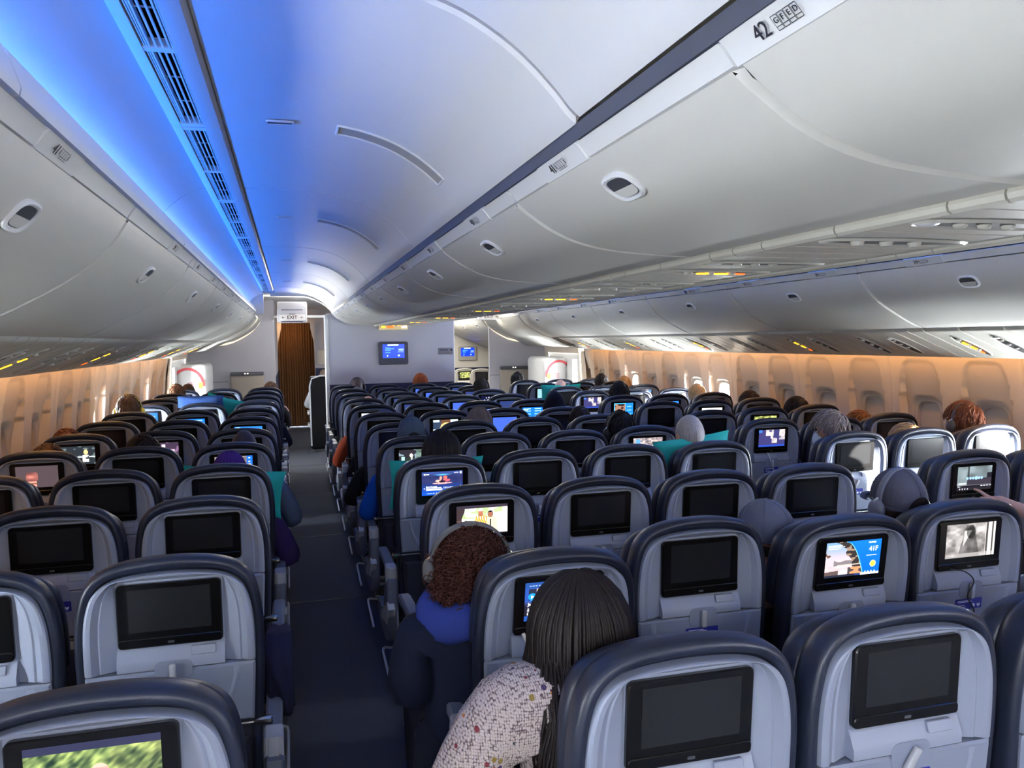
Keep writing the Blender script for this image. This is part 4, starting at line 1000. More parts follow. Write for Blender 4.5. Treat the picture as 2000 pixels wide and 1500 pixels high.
for k, (x, y, key) in enumerate(((3.30, 15.35, 'leaf'), (3.56, 15.0, 'off'))):
    t = empty('pale_seat', (x, y, 0), label='pale seat beyond the galley wall, %s' % ('with a yellow-green screen' if k == 0 else 'with a dark screen'), cat='seat', group='pale seats beyond the galley wall')
    for nm, me_ in (('backrest', back_me), ('shell', shell_me), ('tray_table', tray_me)):
        m2 = me_.copy(); m2.materials.clear(); m2.materials.append(bin_white if nm != 'backrest' else grey_fair); put(nm, m2, None, t, PV)
    s_ = put('screen', bez_me, None, t, PV); put('display', SC[key][0], None, s_)
    put('seat_cushion', cush_me, None, t)
    for lx in (-.15, .15): put('leg', legf, None, t, (lx, .3, 0))
# ================================================================= people
def skin_build(nodes, edges, sub=1):
    me = bpy.data.meshes.new('skin'); me.from_pydata([n_[:3] for n_ in nodes], edges, []); o = bpy.data.objects.new('skin', me); COL.objects.link(o)
    md = o.modifiers.new('s', 'SKIN'); md.use_smooth_shade = True; md.branch_smoothing = .6
    sv = me.skin_vertices[0].data
    for i, n_ in enumerate(nodes): sv[i].radius = (n_[3], n_[4] if len(n_) > 4 else n_[3]); sv[i].use_root = (i == 0)
    if sub: o.modifiers.new('u', 'SUBSURF').levels = sub
    dg = bpy.context.evaluated_depsgraph_get(); e = o.evaluated_get(dg).to_mesh()
    out = ([v.co[:] for v in e.vertices], [tuple(p.vertices) for p in e.polygons]); o.evaluated_get(dg).to_mesh_clear()
    bpy.data.objects.remove(o); return out
def fuse(q, vox=.011, sm=3):
    me = bpy.data.meshes.new('fuse'); me.from_pydata(q.v, [], q.f); o = bpy.data.objects.new('fuse', me); COL.objects.link(o)
    md = o.modifiers.new('r', 'REMESH'); md.mode = 'VOXEL'; md.voxel_size = vox
    s_ = o.modifiers.new('m', 'SMOOTH'); s_.factor = .5; s_.iterations = sm
    dg = bpy.context.evaluated_depsgraph_get(); e = o.evaluated_get(dg).to_mesh()
    out = MB().add([v.co[:] for v in e.vertices], [tuple(p.vertices) for p in e.polygons]); o.evaluated_get(dg).to_mesh_clear(); bpy.data.objects.remove(o); return out
HC = Vector((0, .255, 1.215))
def headfn(w):
    x, y, z = w; t = z / .118
    if t < -.2: k = 1 - .26 * ((-t - .2) / .8); x *= k; y = y * (1 - .12 * (-t - .2)) + .012 * (-t - .2)
    if y < 0: y *= 1.02
    d = math.exp(-((x / .013) ** 2 + ((z + .012) / .022) ** 2))
    if y > .05: y += .022 * d
    e = math.exp(-(((abs(x) - .03) / .014) ** 2 + ((z - .018) / .011) ** 2))
    if y > .05: y -= .008 * e
    return Vector((x, y, z))
ARMS = {'tuck': ((.18, .235, .985), (.205, .27, .77), (.09, .42, .70), (.05, .49, .69)), 'lap': ((.185, .235, .985), (.225, .30, .74), (.12, .47, .70), (.085, .55, .69)),
        'out': ((.190, .235, .985), (.305, .235, .735), (.20, .42, .72), (.14, .50, .71)),
        'reach': ((.185, .25, .985), (.15, .46, .93), (.0, .66, 1.015), (-.012, .71, 1.035))}
def body(l, r_, bulk=0):
    def nodes(cl):
        g = .014 + bulk if cl else 0
        N = [(0, .30, .545, .15 + g, .10 + g), (0, .265, .70, .135 + g, .10 + g), (0, .235, .90, .165 + g, .105 + g), (0, .235, 1.01, .12 + g + bulk * 1.6, .085 + g + bulk), (0, .237, 1.065 + bulk * .4, .062 + g * .8 + bulk * 1.2, .062 + g + bulk)]
        if bulk and not cl: N[3] = (0, .25, .955, .085, .055); N[4] = (0, .265, .985, .05, .05)
        E_ = [(0, 1), (1, 2), (2, 3), (3, 4)]
        if not cl: N += [(0, HC.y - .012, HC.z - .095, .05), (0, HC.y - .003, HC.z - .025, .055)]; E_ += [(4, 5), (5, 6)]
        for sx, nm in ((-1, l), (1, r_)):
            a_ = ARMS[nm]; i0 = len(N); rr = (.060 + g, .048 + g, .031 + g, .030)
            pts = a_ if not cl else (a_[:2] if nm == 'reach' else a_[:3])
            N += [(sx * p[0], p[1], p[2], rr[i]) for i, p in enumerate(pts)]; E_ += [(3, i0)] + [(i0 + i, i0 + i + 1) for i in range(len(pts) - 1)]
        return N, E_
    N, E_ = nodes(False)
    i0 = len(N)
    for sx in (-1, 1):
        i0 = len(N); N += [(sx * .09, .36, .545, .082), (sx * .11, .66, .56, .060), (sx * .11, .68, .32, .050), (sx * .11, .68, .11, .036), (sx * .11, .77, .05, .034)]
        E_ += [(0, i0)] + [(i0 + i, i0 + i + 1) for i in range(4)]
    q = MB().add(*skin_build(N, E_)); q.ellip(HC, (.076, .094, .118), 24, 18, headfn)
    for sx in (-1, 1): q.ellip(HC + Vector((sx * .076, -.004, -.008)), (.012, .020, .032), 10, 8)
    q = fuse(q)
    for sx, nm in ((-1, l), (1, r_)):
        w, p = Vector(ARMS[nm][2]), Vector(ARMS[nm][3]); d = (p - w).normalized(); w.x *= sx; p.x *= sx; d.x *= sx
        side = d.cross(Vector((0, 0, 1))).normalized(); dn = side.cross(d).normalized()
        if dn.z > 0: dn = -dn
        for k, (off, ln) in enumerate(((-.024, .066), (-.008, .076), (.008, .072), (.024, .056))):
            off *= sx; b0 = p + side * off - d * .01; pt = (nm == 'reach' and k == 0)
            if nm == 'reach' and not pt: pth = [b0, b0 + d * ln * .35 + dn * .012, b0 + d * ln * .25 + dn * .034, b0 - d * .004 + dn * .032]
            elif pt: pth = [b0, b0 + d * .035, b0 + d * .065 - dn * .004, b0 + d * .092]
            else: pth = [b0, b0 + d * ln * .45 + dn * .004, b0 + d * ln * .75 + dn * .018, b0 + d * ln * .85 + dn * .034]
            q.tube(pth, [.0095, .0088, .0078, .0055], 8)
        tb_ = p - side * sx * .022 - d * .03; q.tube([tb_, tb_ - side * sx * .022 + d * .02, tb_ - side * sx * .026 + d * .045 + dn * .01, tb_ - side * sx * .02 + d * .060 + dn * .016], [.012, .0105, .009, .006], 8)
    bm_ = q.mesh('body', 180, fix=False)
    N, E_ = nodes(True); cm = MB().add(*skin_build(N, E_)).mesh('jacket', 180, fix=False)
    N = [(0, .30, .535, .162, .108)]; E_ = []
    for sx in (-1, 1):
        i0 = len(N); N += [(sx * .092, .36, .545, .092), (sx * .11, .66, .56, .070), (sx * .11, .68, .32, .060), (sx * .11, .68, .12, .048)]
        E_ += [(0, i0)] + [(i0 + i, i0 + i + 1) for i in range(3)]
    tm = MB().add(*skin_build(N, E_)).mesh('trousers', 180, fix=False)
    q = MB()
    for sx in (-1, 1): q.box((sx * .11, .745, .04), (.085, .23, .075), bev=.03, seg=3)
    sm_ = q.mesh('shoes', 60)
    return bm_, cm, tm, sm_
BODY = {k: body(*k) for k in (('lap', 'lap'), ('out', 'lap'), ('lap', 'out'), ('lap', 'reach'))}
BODY['narrow'] = body('tuck', 'tuck'); BODY['bulky'] = body('tuck', 'tuck', .022); HC0 = HC.copy(); HC = Vector((0, .285, 1.075)); BODY['sweater'] = body('out', 'tuck', .016); HC = HC0
q = MB()
for sx in (-1, 1): q.ellip(HC + Vector((sx * .03, .082, .018)), (.012, .010, .008), 10, 6)
eye_me = q.mesh('eyes'); eye_me.materials.append(mat('eye', (60, 48, 42), .2))
def hshell(grow_, low_back, low_front, amp, seed, freq=40, round_=1.0, nu=32, nv=26):
    rad = (.076 + grow_, .094 + grow_, .118 + grow_); vs = []; fs = []
    rng = random.Random(seed); ph = [(rng.uniform(-1, 1), rng.uniform(-1, 1), rng.uniform(-1, 1), rng.uniform(0, 6)) for _ in range(8)]
    q = MB().ellip((0, 0, 0), rad, nu, nv)
    out = []
    for v in q.v:
        w = Vector(v); d = sum(math.sin(freq * (w.x * a_ + w.y * b_ + w.z * c_) + p_) for a_, b_, c_, p_ in ph) / 8
        out.append(tuple(HC + w * (1 + amp * d)))
    def keep(f_):
        c_ = sum((Vector(out[i]) - HC for i in f_), Vector()) / len(f_); t = (c_.y + .03) / .09; lim = low_back if t < 0 else low_back + (low_front - low_back) * min(1, t)
        return c_.z > lim
    return out, [f_ for f_ in q.f if keep(f_)]
def strands(nst, z_end, spread, seed, wave=.006, rad=.0035, front=.9, back=0):
    rng = random.Random(seed); q = MB()
    for i in range(nst):
        phi = -PI / 2 + rng.uniform(-1, 1) * (PI - front); g = rng.uniform(.012, .030)
        pts = []; ps = rng.uniform(0, 6); end = z_end + rng.uniform(-.05, .03)
        for j in range(7):
            th = .03 + (PI / 2 + .07) * j / 6
            pts.append(HC + Vector(((.078 + g) * math.sin(th) * math.cos(phi), (.096 + g) * math.sin(th) * math.sin(phi), (.119 + g * .7) * math.cos(th))))
        p = pts[-1].copy(); n2 = 7
        for j in range(1, n2 + 1):
            t = j / n2; zz = p.z + (end - p.z) * t
            pts.append(Vector((HC.x + (p.x - HC.x) * (1 + spread * math.sin(t * 2.6)) + wave * math.sin(ps + t * 6), HC.y + (p.y - HC.y) * (1 - .12 * t) - back * min(1, 3.2 * t) * (1 if p.y < HC.y + .03 else .4) + wave * math.cos(ps + t * 5), zz)))
        q.tube(pts, [rad * (.6 + .4 * min(1, k / 3)) * (1 - .5 * (k / 13) ** 3) for k in range(14)], 4, caps=False)
    return q
def curls(nc, rad, cen, seed):
    rng = random.Random(seed); q = MB()
    for i in range(nc):
        z = 1 - 2 * (i + .5) / nc; ph = i * 2.399963; rr = math.sqrt(1 - z * z); d = Vector((rr * math.cos(ph), rr * math.sin(ph), z))
        if d.y > .62 and d.z < .55: continue
        base = cen + Vector((d.x * rad[0], d.y * rad[1], d.z * rad[2])) * rng.uniform(.86, 1.0)
        ax = (Vector((0, 0, -1)) + Vector((rng.uniform(-.7, .7), rng.uniform(-.7, .7), rng.uniform(-.4, .5))) + d * .35).normalized()
        u = ax.cross(d).normalized() if ax.cross(d).length > .01 else Vector((1, 0, 0)); w = ax.cross(u)
        R_, L_2, T_ = rng.uniform(.0045, .008), rng.uniform(.03, .055), rng.uniform(1.6, 2.8); p0 = rng.uniform(0, 6)
        pts = [base + ax * (L_2 * k / 12) + u * (R_ * math.cos(p0 + T_ * 2 * PI * k / 12)) + w * (R_ * math.sin(p0 + T_ * 2 * PI * k / 12)) + d * R_ for k in range(13)]
        q.tube(pts, rng.uniform(.0016, .0027), 4, caps=False)
    return q
HM = {}
def hm(rgb):
    if rgb not in HM: HM[rgb] = hairmat('hair_%d_%d_%d' % rgb, rgb)
    return HM[rgb]
CM = {}
def cm(rgb):
    if rgb not in CM: CM[rgb] = mat('cloth_%d_%d_%d' % rgb, rgb, .9, bump=.3, bscale=140, var=.12, spec=.12)
    return CM[rgb]
_share = {}
def shared(me, mt):
    k = (me.name, mt.name)
    if k not in _share: c_ = me.copy(); c_.materials.clear(); c_.materials.append(mt); _share[k] = c_
    return _share[k]
def capmesh(open_):
    rad = (.090, .108, .116); q = MB().ellip((0, 0, 0), rad, 28, 20); c0 = HC + Vector((0, -.002, .022)); out = [tuple(c0 + Vector(v)) for v in q.v]
    fs = [f_ for f_ in q.f if sum(q.v[i][2] for i in f_) / len(f_) > -.004 - .030 * (sum(q.v[i][1] for i in f_) / len(f_) < 0)]
    q = MB().add(out, fs); q.ellip(c0 + Vector((0, 0, .116)), (.008, .008, .005), 8, 4)
    q.tube([c0 + Vector((.0905 * math.cos(t), .1085 * math.sin(t), -.006 - .030 * max(0, -math.sin(t)) ** .5)) for t in [2 * PI * i / 40 for i in range(41)]], .0042, 6)
    for k in range(6):
        ph = PI * k / 3 + PI / 6; q.tube([c0 + Vector((.0905 * math.cos(th) * math.cos(ph), .1085 * math.cos(th) * math.sin(ph), .1165 * math.sin(th))) for th in [-.1 + 1.62 * i / 10 for i in range(11)]], .0016, 5)
    brim = [(.078 * math.cos(t), .085 + .075 * math.sin(t), -.004 - .012 * math.cos(t) ** 2) for t in [PI * i / 14 for i in range(15)]]
    q.loft([[tuple(c0 + Vector((x, y - .03 + .0, z))) for x, y, z in brim], [tuple(c0 + Vector((x, y, z - .002))) for x, y, z in brim]], closed=False)
    q.add([tuple(c0 + Vector(b_)) for b_ in brim] + [tuple(c0 + Vector((x, .06, -.004))) for x in (-.078, .078)], [tuple(range(15)) + (15, 16)])
    return q.mesh('cap', 60, fix=False)
def cappatch():
    c0 = HC + Vector((0, -.002, .022)); rad = (.0945, .1125, .1205); q = MB(); pts = []
    for i in range(13):
        t = PI * i / 12; u, v = .046 * math.cos(t), -.026 + .050 * math.sin(t); k = max(0, 1 - (u / rad[0]) ** 2 - (v / rad[2]) ** 2); pts.append(tuple(c0 + Vector((u, -rad[1] * math.sqrt(k), v))))
    cen = c0 + Vector((0, -rad[1] * .995, .0)); q.add(pts + [tuple(cen)], [(i, (i + 1) % 13, 13) for i in range(13)])
    return q.mesh('cap_opening', 60, fix=False)
cap_me, capop_me = capmesh(True), cappatch()
def beanie():
    q = MB().ellip((0, 0, 0), (.090, .106, .128), 96, 20); q.v = [tuple(Vector(v) * (1 + .012 * math.cos(24 * math.atan2(v[1] / .106, v[0] / .09)))) for v in q.v]; out = [tuple(HC + Vector((0, -.004, .014)) + Vector(v)) for v in q.v]
    fs = [f_ for f_ in q.f if sum(q.v[i][2] for i in f_) / len(f_) > -.03]; q2 = MB().add(out, fs); q2.tube([tuple(HC + Vector((.092 * math.cos(t), -.004 + .108 * math.sin(t), -.008))) for t in [2 * PI * i / 40 for i in range(41)]], [.013] * 41, 8); return q2.mesh('beanie', 60, fix=False)
bean_me = beanie()
def hood():
    q = MB().ellip((0, 0, 0), (.105, .118, .142), 28, 20, lambda w: Vector((w.x * (1 - .25 * max(0, w.z) / .142), w.y - .03 * max(0, w.z) / .142, w.z)))
    out = [tuple(HC + Vector((0, -.012, -.004)) + Vector(v)) for v in q.v]; fs = [f_ for f_ in q.f if sum(q.v[i][1] for i in f_) / len(f_) < .06]
    return MB().add(out, fs).mesh('hood', 60, fix=False)
hood_me = hood()
def tufts(q, grow_, low_back, low_front, nst, seed, ln=.055, lift=.005):
    rng = random.Random(seed); rad = (.076 + grow_, .094 + grow_, .118 + grow_)
    crown = Vector((.01, -.045, .10))
    for i in range(nst):
        z = 1 - 1.75 * (i + .5) / nst; ph = i * 2.399963 + rng.uniform(-.2, .2); rr = math.sqrt(max(0, 1 - z * z)); d = Vector((rr * math.cos(ph), rr * math.sin(ph), z))
        t = (d.y * rad[1] + .03) / .09; lim = low_back if t < 0 else low_back + (low_front - low_back) * min(1, t)
        if d.z * rad[2] < lim + .01: continue
        p = Vector((d.x * rad[0], d.y * rad[1], d.z * rad[2])); fl_ = (p - crown); pts = []; L0 = ln * rng.uniform(.6, 1.2)
        sw = Vector((rng.uniform(-.35, .35), rng.uniform(-.35, .35), rng.uniform(-.2, .2)))
        for k in range(5):
            nn = Vector((p.x / rad[0] ** 2, p.y / rad[1] ** 2, p.z / rad[2] ** 2)).normalized(); f_ = (p - crown).normalized() + sw; f_ = (f_ - nn * f_.dot(nn)); f_ = f_.normalized() if f_.length > .05 else Vector((0, 0, -1))
            k2 = 1 / math.sqrt((p.x / rad[0]) ** 2 + (p.y / rad[1]) ** 2 + (p.z / rad[2]) ** 2); s0 = p * k2; pts.append(HC + s0 + nn * lift * math.sin(PI * min(1, .25 + k / 5)))
            p = s0 + f_ * (L0 / 4)
        q.tube(pts, [.0028, .0042, .0040, .0030, .0010], 4, caps=False)
    return q
_hs = {}
def hair_mesh(style):
    if style in _hs: return _hs[style]
    if style == 'short': o = tufts(MB().add(*hshell(.009, -.075, .052, .03, 3, 90)), .010, -.075, .052, 420, 31, .045).mesh('hair', 180, fix=False)
    elif style == 'full': o = tufts(MB().add(*hshell(.018, -.10, .045, .05, 5, 70)), .020, -.10, .045, 520, 32, .06, .009).mesh('hair', 180, fix=False)
    elif style == 'crop': o = MB().add(*hshell(.004, -.07, .062, .012, 8, 140)).mesh('hair', 180, fix=False)
    elif style == 'bald':
        vs, fs = hshell(.004, -.07, .0, .012, 8, 140); o = MB().add(vs, [f_ for f_ in fs if sum(vs[i][2] for i in f_) / len(f_) < HC.z + .035]).mesh('hair', 180, fix=False)
    elif style == 'straight':
        q = MB().add(*hshell(.014, -.10, .045, .02, 5, 60)); s_ = strands(260, 1.02, .10, 11); q.add(s_.v, s_.f); o = q.mesh('hair', 180, fix=False)
    elif style == 'long':
        q = MB().add(*hshell(.014, -.11, .05, .015, 5, 60)); q.ellip(HC + Vector((0, -.052, -.10)), (.098, .060, .13), 20, 14); s_ = strands(860, .955, .22, 21, .011, .0044, .75, .105); q.add(s_.v, s_.f)
        o = q.mesh('hair', 180, fix=False)
    elif style == 'curly':
        cen = HC + Vector((0, -.010, -.038)); q = MB().ellip(cen, (.094, .098, .142), 24, 18, lambda w: w if w.y < .05 else Vector((w.x, .05 + (w.y - .05) * .3, w.z)))
        s_ = curls(2600, (.118, .122, .165), cen, 4); q.add(s_.v, s_.f); o = q.mesh('hair', 180, fix=False)
    _hs[style] = o; return o
def headphones(t, rgb, lab, rx=.094, rz=.126, band=.011, cz=0):
    h = empty('headphones', t.location, label=lab, cat='headphones'); h.rotation_euler = t.rotation_euler; h.scale = t.scale
    mt = mat('phones_%d_%d_%d' % rgb, rgb, .45); HC = globals()['HC'] + Vector((0, 0, cz))
    arc_ = [HC + Vector((rx * math.cos(q_), -.012, .010 + (rz - .010) * math.sin(q_))) for q_ in [PI * i / 20 for i in range(21)]]
    q = MB(); rings_ = []
    for i, p in enumerate(arc_):
        n_ = (p - HC); n_.y = 0; n_.normalize(); rings_.append([p + Vector((0, s1 * band, 0)) + n_ * s2 * .005 for s1, s2 in ((-1, -1), (1, -1), (1, 1), (-1, 1))])
    q.loft(rings_); q.build('headband', mt, h)
    for sx in (-1, 1):
        c_ = HC + Vector((sx * (rx + .004), -.006, -.018)); MB().ellip(c_, (.024, .036, .044), 14, 10).build('ear_cup', mt, h)
        MB().tube([c_ + Vector((sx * .012, 0, .03)), HC + Vector((sx * rx, -.012, .03))], .006, 6).build('yoke', chrome, h)
    return h
def pillow(x, y, z, w, d, h, rot, mt, lab, name='pillow'):
    q = MB(); n_ = 12; vs = []
    for side in (1, -1):
        for j in range(n_ + 1):
            for i in range(n_ + 1):
                u, v = -1 + 2 * i / n_, -1 + 2 * j / n_; th = max(0, (1 - u ** 4) * (1 - v ** 4)) ** .5; pin = 1 - .06 * (1 - u * u) * abs(v) ** 3 - .06 * (1 - v * v) * abs(u) ** 3
                vs.append((u * w / 2 * (1 - .06 * (1 - v * v) * abs(u) ** 3), side * d / 2 * th * (1 + .08 * math.sin(u * 7 + v * 5)), v * h / 2 * (1 - .08 * (1 - u * u) * abs(v) ** 3)))
    N1 = (n_ + 1) ** 2; fs = []
    for s0 in (0, N1):
        for j in range(n_):
            for i in range(n_): a_ = s0 + j * (n_ + 1) + i; fs.append((a_, a_ + 1, a_ + n_ + 2, a_ + n_ + 1) if s0 == 0 else (a_, a_ + n_ + 1, a_ + n_ + 2, a_ + 1))
    o = MB().add(vs, fs).build(name, mt, label=lab, cat='pillow', loc=(x, y, z), rot=rot, sharp=80, fix=False); return o
PEOPLE = {}
def person(col, row, dx, ztop, lab, style, hrgb, skin=skin_l, cloth=(40, 44, 58), var=('lap', 'lap'), yaw=0, hat=None, hatrgb=None, cloth_m=None, top='jacket'):
    y = (YD if col in 'DEFG' else YC) + P * row; s_ = ztop / (1.335 + {'curly': .035, 'full': .015}.get(style, 0) + (.015 if hat else 0))
    t = empty('person', (XS[col] + dx, y, 0), label=lab, cat='person'); t.scale = (max(s_, .93), 1, s_); t.rotation_euler = (0, 0, 0)
    b_, c_, tr_, sh_ = BODY['narrow' if col in 'AL' else var]
    put('body', shared(b_, skin), None, t); put(top, shared(c_, cloth_m or cm(cloth)), None, t); put('trousers', shared(tr_, cm((34, 36, 48))), None, t); put('shoes', shared(sh_, cm((30, 30, 34))), None, t)
    rz = (0, 0, yaw); pv = HC.copy(); pv.z = 0
    def hd(name, me):
        o = put(name, me, None, t)
        if yaw: o.matrix_local = Matrix.Translation(pv) @ Matrix.Rotation(yaw, 4, 'Z') @ Matrix.Translation(-pv)
        return o
    hd('eyes', eye_me)
    if style: hd('hair', shared(hair_mesh(style), hm(hrgb)))
    if hat == 'cap': hd('cap', shared(cap_me, cm(hatrgb))); hd('cap_opening', shared(capop_me, hm((26, 22, 24))))
    elif hat == 'beanie': hd('beanie', shared(bean_me, cm(hatrgb)))
    elif hat == 'hood': hd('hood', shared(hood_me, cm(hatrgb)))
    PEOPLE[(col, row)] = t; return t
knit = bpy.data.materials.new('cream_knit'); knit.use_nodes = True
def _knit():
    n_ = knit.node_tree; p = n_.nodes['Principled BSDF']; p.inputs['Roughness'].default_value = .9; L = n_.links.new
    tc = n_.nodes.new('ShaderNodeTexCoord'); mp = n_.nodes.new('ShaderNodeMapping'); mp.inputs['Scale'].default_value = (225, 100, 172)
    v1 = n_.nodes.new('ShaderNodeTexVoronoi'); v1.inputs['Scale'].default_value = 1; v1.inputs['Randomness'].default_value = .45
    L(tc.outputs['Object'], mp.inputs[0]); L(mp.outputs[0], v1.inputs['Vector'])
    mp2 = n_.nodes.new('ShaderNodeMapping'); mp2.inputs['Scale'].default_value = (78, 50, 70); v2 = n_.nodes.new('ShaderNodeTexVoronoi'); v2.inputs['Scale'].default_value = 1
    L(tc.outputs['Object'], mp2.inputs[0]); L(mp2.outputs[0], v2.inputs['Vector'])
    sp = n_.nodes.new('ShaderNodeSeparateColor'); L(v2.outputs['Color'], sp.inputs[0])
    gt = n_.nodes.new('ShaderNodeMath'); gt.operation = 'GREATER_THAN'; gt.inputs[1].default_value = .88; L(sp.outputs[0], gt.inputs[0])
    near = n_.nodes.new('ShaderNodeMath'); near.operation = 'LESS_THAN'; near.inputs[1].default_value = .42; L(v2.outputs['Distance'], near.inputs[0])
    mu = n_.nodes.new('ShaderNodeMath'); mu.operation = 'MULTIPLY'; L(gt.outputs[0], mu.inputs[0]); L(near.outputs[0], mu.inputs[1])
    cr = n_.nodes.new('ShaderNodeValToRGB'); e = cr.color_ramp; e.interpolation = 'CONSTANT'
    for k, (pos, rgb) in enumerate(((0, (126, 52, 62)), (.3, (70, 52, 92)), (.5, (176, 110, 60)), (.7, (60, 74, 82)), (.85, (150, 128, 66)))):
        el = e.elements[k] if k < 2 else e.elements.new(pos); el.position = pos; el.color = lin(rgb) + (1,)
    L(sp.outputs[1], cr.inputs[0])
    r1 = n_.nodes.new('ShaderNodeValToRGB'); r1.color_ramp.elements[0].position = .48; r1.color_ramp.elements[0].color = lin((208, 195, 193)) + (1,); r1.color_ramp.elements[1].position = .74; r1.color_ramp.elements[1].color = lin((96, 78, 82)) + (1,)
    L(v1.outputs['Distance'], r1.inputs[0])
    mx = n_.nodes.new('ShaderNodeMix'); mx.data_type = 'RGBA'; L(mu.outputs[0], mx.inputs[0]); L(r1.outputs[0], mx.inputs[6]); L(cr.outputs[0], mx.inputs[7]); L(mx.outputs[2], p.inputs['Base Color'])
    bp = n_.nodes.new('ShaderNodeBump'); bp.inputs['Strength'].default_value = .9; bp.inputs['Distance'].default_value = .004; bp.invert = True; L(v1.outputs['Distance'], bp.inputs['Height']); L(bp.outputs[0], p.inputs['Normal'])
_knit()
LL = ('lap', 'lap'); OL = ('out', 'lap'); LO = ('lap', 'out')
person('D', 0, -.105, 1.232, 'person with long dark straight hair in a cream speckled knit sweater', 'long', (26, 20, 20), skin_l, var='sweater', cloth_m=knit, top='sweater')
t_ = PEOPLE[('D', 0)]; t_.scale = (1.03, 1, 1.03)
for o_ in t_.children:
    if o_.name.split('.')[0] in ('hair', 'eyes'): o_.location = (0, .03, -.14)
pc = person('D', 1, -.172, 1.205, 'person with big curly auburn hair in a dark navy hoodie, third seat group by left aisle', 'curly', (68, 34, 29), skin_d, (20, 25, 42), 'bulky')
pc['label'] = 'person with big curly auburn hair and a dark navy hoodie beside the left aisle'
headphones(pc, (84, 86, 88), 'grey over-ear headphones on the curly auburn hair', .130, .136, .014, -.004)
person('D', 3, .05, 1.273, 'person with straight black hair leaning on a teal pillow by left aisle', 'straight', (26, 22, 26), skin_l, (28, 30, 42), LL)
person('D', 4, .014, 1.285, 'person in a grey-blue cap with rear opening and bright blue jacket', 'crop', (36, 32, 32), skin_l, (20, 76, 168), OL, hat='cap', hatrgb=(70, 84, 100))
person('D', 5, -.03, 1.14, 'person slumped in a shiny black jacket by the left aisle', 'short', (30, 28, 30), skin_l, (26, 26, 32), OL)
person('D', 6, .041, 1.195, 'person in a grey knitted hat in the centre block by left aisle', 'crop', (60, 58, 60), skin_l, (30, 32, 42), OL, hat='beanie', hatrgb=(82, 92, 118))
person('D', 7, -.026, 1.20, 'person in a navy cap just behind the balding passenger', 'crop', (30, 30, 36), skin_l, (150, 64, 40), OL, hat='cap', hatrgb=(34, 38, 60))
person('D', 8, .06, 1.20, 'balding person in olive jacket in the centre block by left aisle', 'bald', (96, 82, 78), skin_l, (84, 90, 74), OL)
person('D', 10, .086, 1.205, 'person in a grey cap below the headphone wearer near the bulkhead', 'crop', (70, 66, 64), skin_l, (44, 52, 72), OL, hat='cap', hatrgb=(104, 102, 106))
pp = person('D', 11, .147, 1.275, 'person with cropped hair in the row in front of the bulkhead', 'crop', (92, 76, 72), skin_l, (50, 54, 66)); headphones(pp, (30, 30, 34), 'black over-ear headphones near the bulkhead left end')
person('F', 11, .01, 1.308, 'person with orange-red hair against the centre bulkhead', 'full', (168, 84, 40), skin_l, (60, 50, 50))
person('G', 9, -.032, 1.305, 'person with short dark hair in front of the nameplate', 'short', (48, 42, 44), skin_l, (40, 44, 58), yaw=.4)
person('E', 5, .145, 1.242, 'person with straight ash-blond hair in the middle of the centre block', 'straight', (128, 116, 112), skin_l, (60, 60, 70))
person('G', 6, .022, 1.30, 'person in a black pointed hood in the centre block', 'crop', (24, 22, 26), skin_l, (26, 28, 40), hat='hood', hatrgb=(26, 28, 42))
person('G', 5, -.043, 1.225, 'person with dark brown hair low behind a seat top', 'short', (46, 36, 36), skin_d, (40, 44, 58))
pp = person('G', 4, -.071, 1.262, 'person with black hair by right aisle in centre block', 'full', (22, 20, 26), skin_d, (30, 32, 44)); headphones(pp, (26, 28, 36), 'black over-ear headphones on the black-haired centre passenger', .102, .138)
person('G', 3, -.005, 1.309, 'person with cropped grey hair resting on a teal pillow', 'crop', (150, 146, 148), skin_l, (70, 78, 96))
pp = person('G', 1, -.053, 1.262, 'person in a dark grey cap by the right aisle', 'crop', (50, 42, 42), skin_d, (34, 36, 50), hat='cap', hatrgb=(78, 80, 96)); headphones(pp, (110, 116, 132), 'grey over-ear headphones on the dark grey cap', .100, .136)
person('F', 1, -.11, 1.185, 'person in a light grey flat cap near the welcome screen', 'crop', (60, 52, 50), skin_l, (40, 42, 54), hat='cap', hatrgb=(98, 104, 124), yaw=.3)
person('J', 3, .031, 1.288, 'person with wavy grey-brown hair wearing a white face mask', 'full', (122, 110, 106), skin_l, (36, 42, 66), yaw=.95)
person('K', 3, .10, 1.185, 'person with light blond hair in the right middle column', 'full', (196, 160, 116), skin_p, (60, 62, 72))
pp = person('L', 3, .05, 1.308, 'person with red-brown hair beside the right windows', 'full', (104, 58, 38), skin_l, (50, 44, 50), yaw=.5); headphones(pp, (70, 66, 72), 'dark headphones on the red-brown hair by the windows', .102, .138)
person('L', 4, -.066, 1.188, 'person with ginger hair low behind a right window seat', 'full', (150, 92, 50), skin_l, (60, 50, 50))
person('L', 5, -.013, 1.233, 'person with dark hair in the right window column', 'full', (40, 30, 30), skin_d, (40, 40, 50))
person('L', 6, .06, 1.233, 'person with dark brown hair beside the bright open window', 'full', (48, 36, 34), skin_l, (44, 44, 54))
person('L', 7, -.037, 1.258, 'person with pale blond hair lit by the open window', 'short', (226, 190, 146), skin_p, (90, 90, 96))
person('J', 7, .072, 1.308, 'person with black hair in the right aisle column', 'full', (22, 20, 24), skin_d, (40, 40, 50))
person('L', 9, -.13, 1.274, 'person with reddish blond hair far along the right windows', 'short', (206, 160, 110), skin_p, (80, 70, 70))
person('L', 10, -.10, 1.273, 'person with dark hair far along the right windows', 'short', (44, 36, 36), skin_l, (50, 50, 60))
person('J', 9, .018, 1.263, 'balding person leaning on a teal blanket in the right aisle column', 'bald', (190, 170, 160), skin_p, (60, 70, 90))
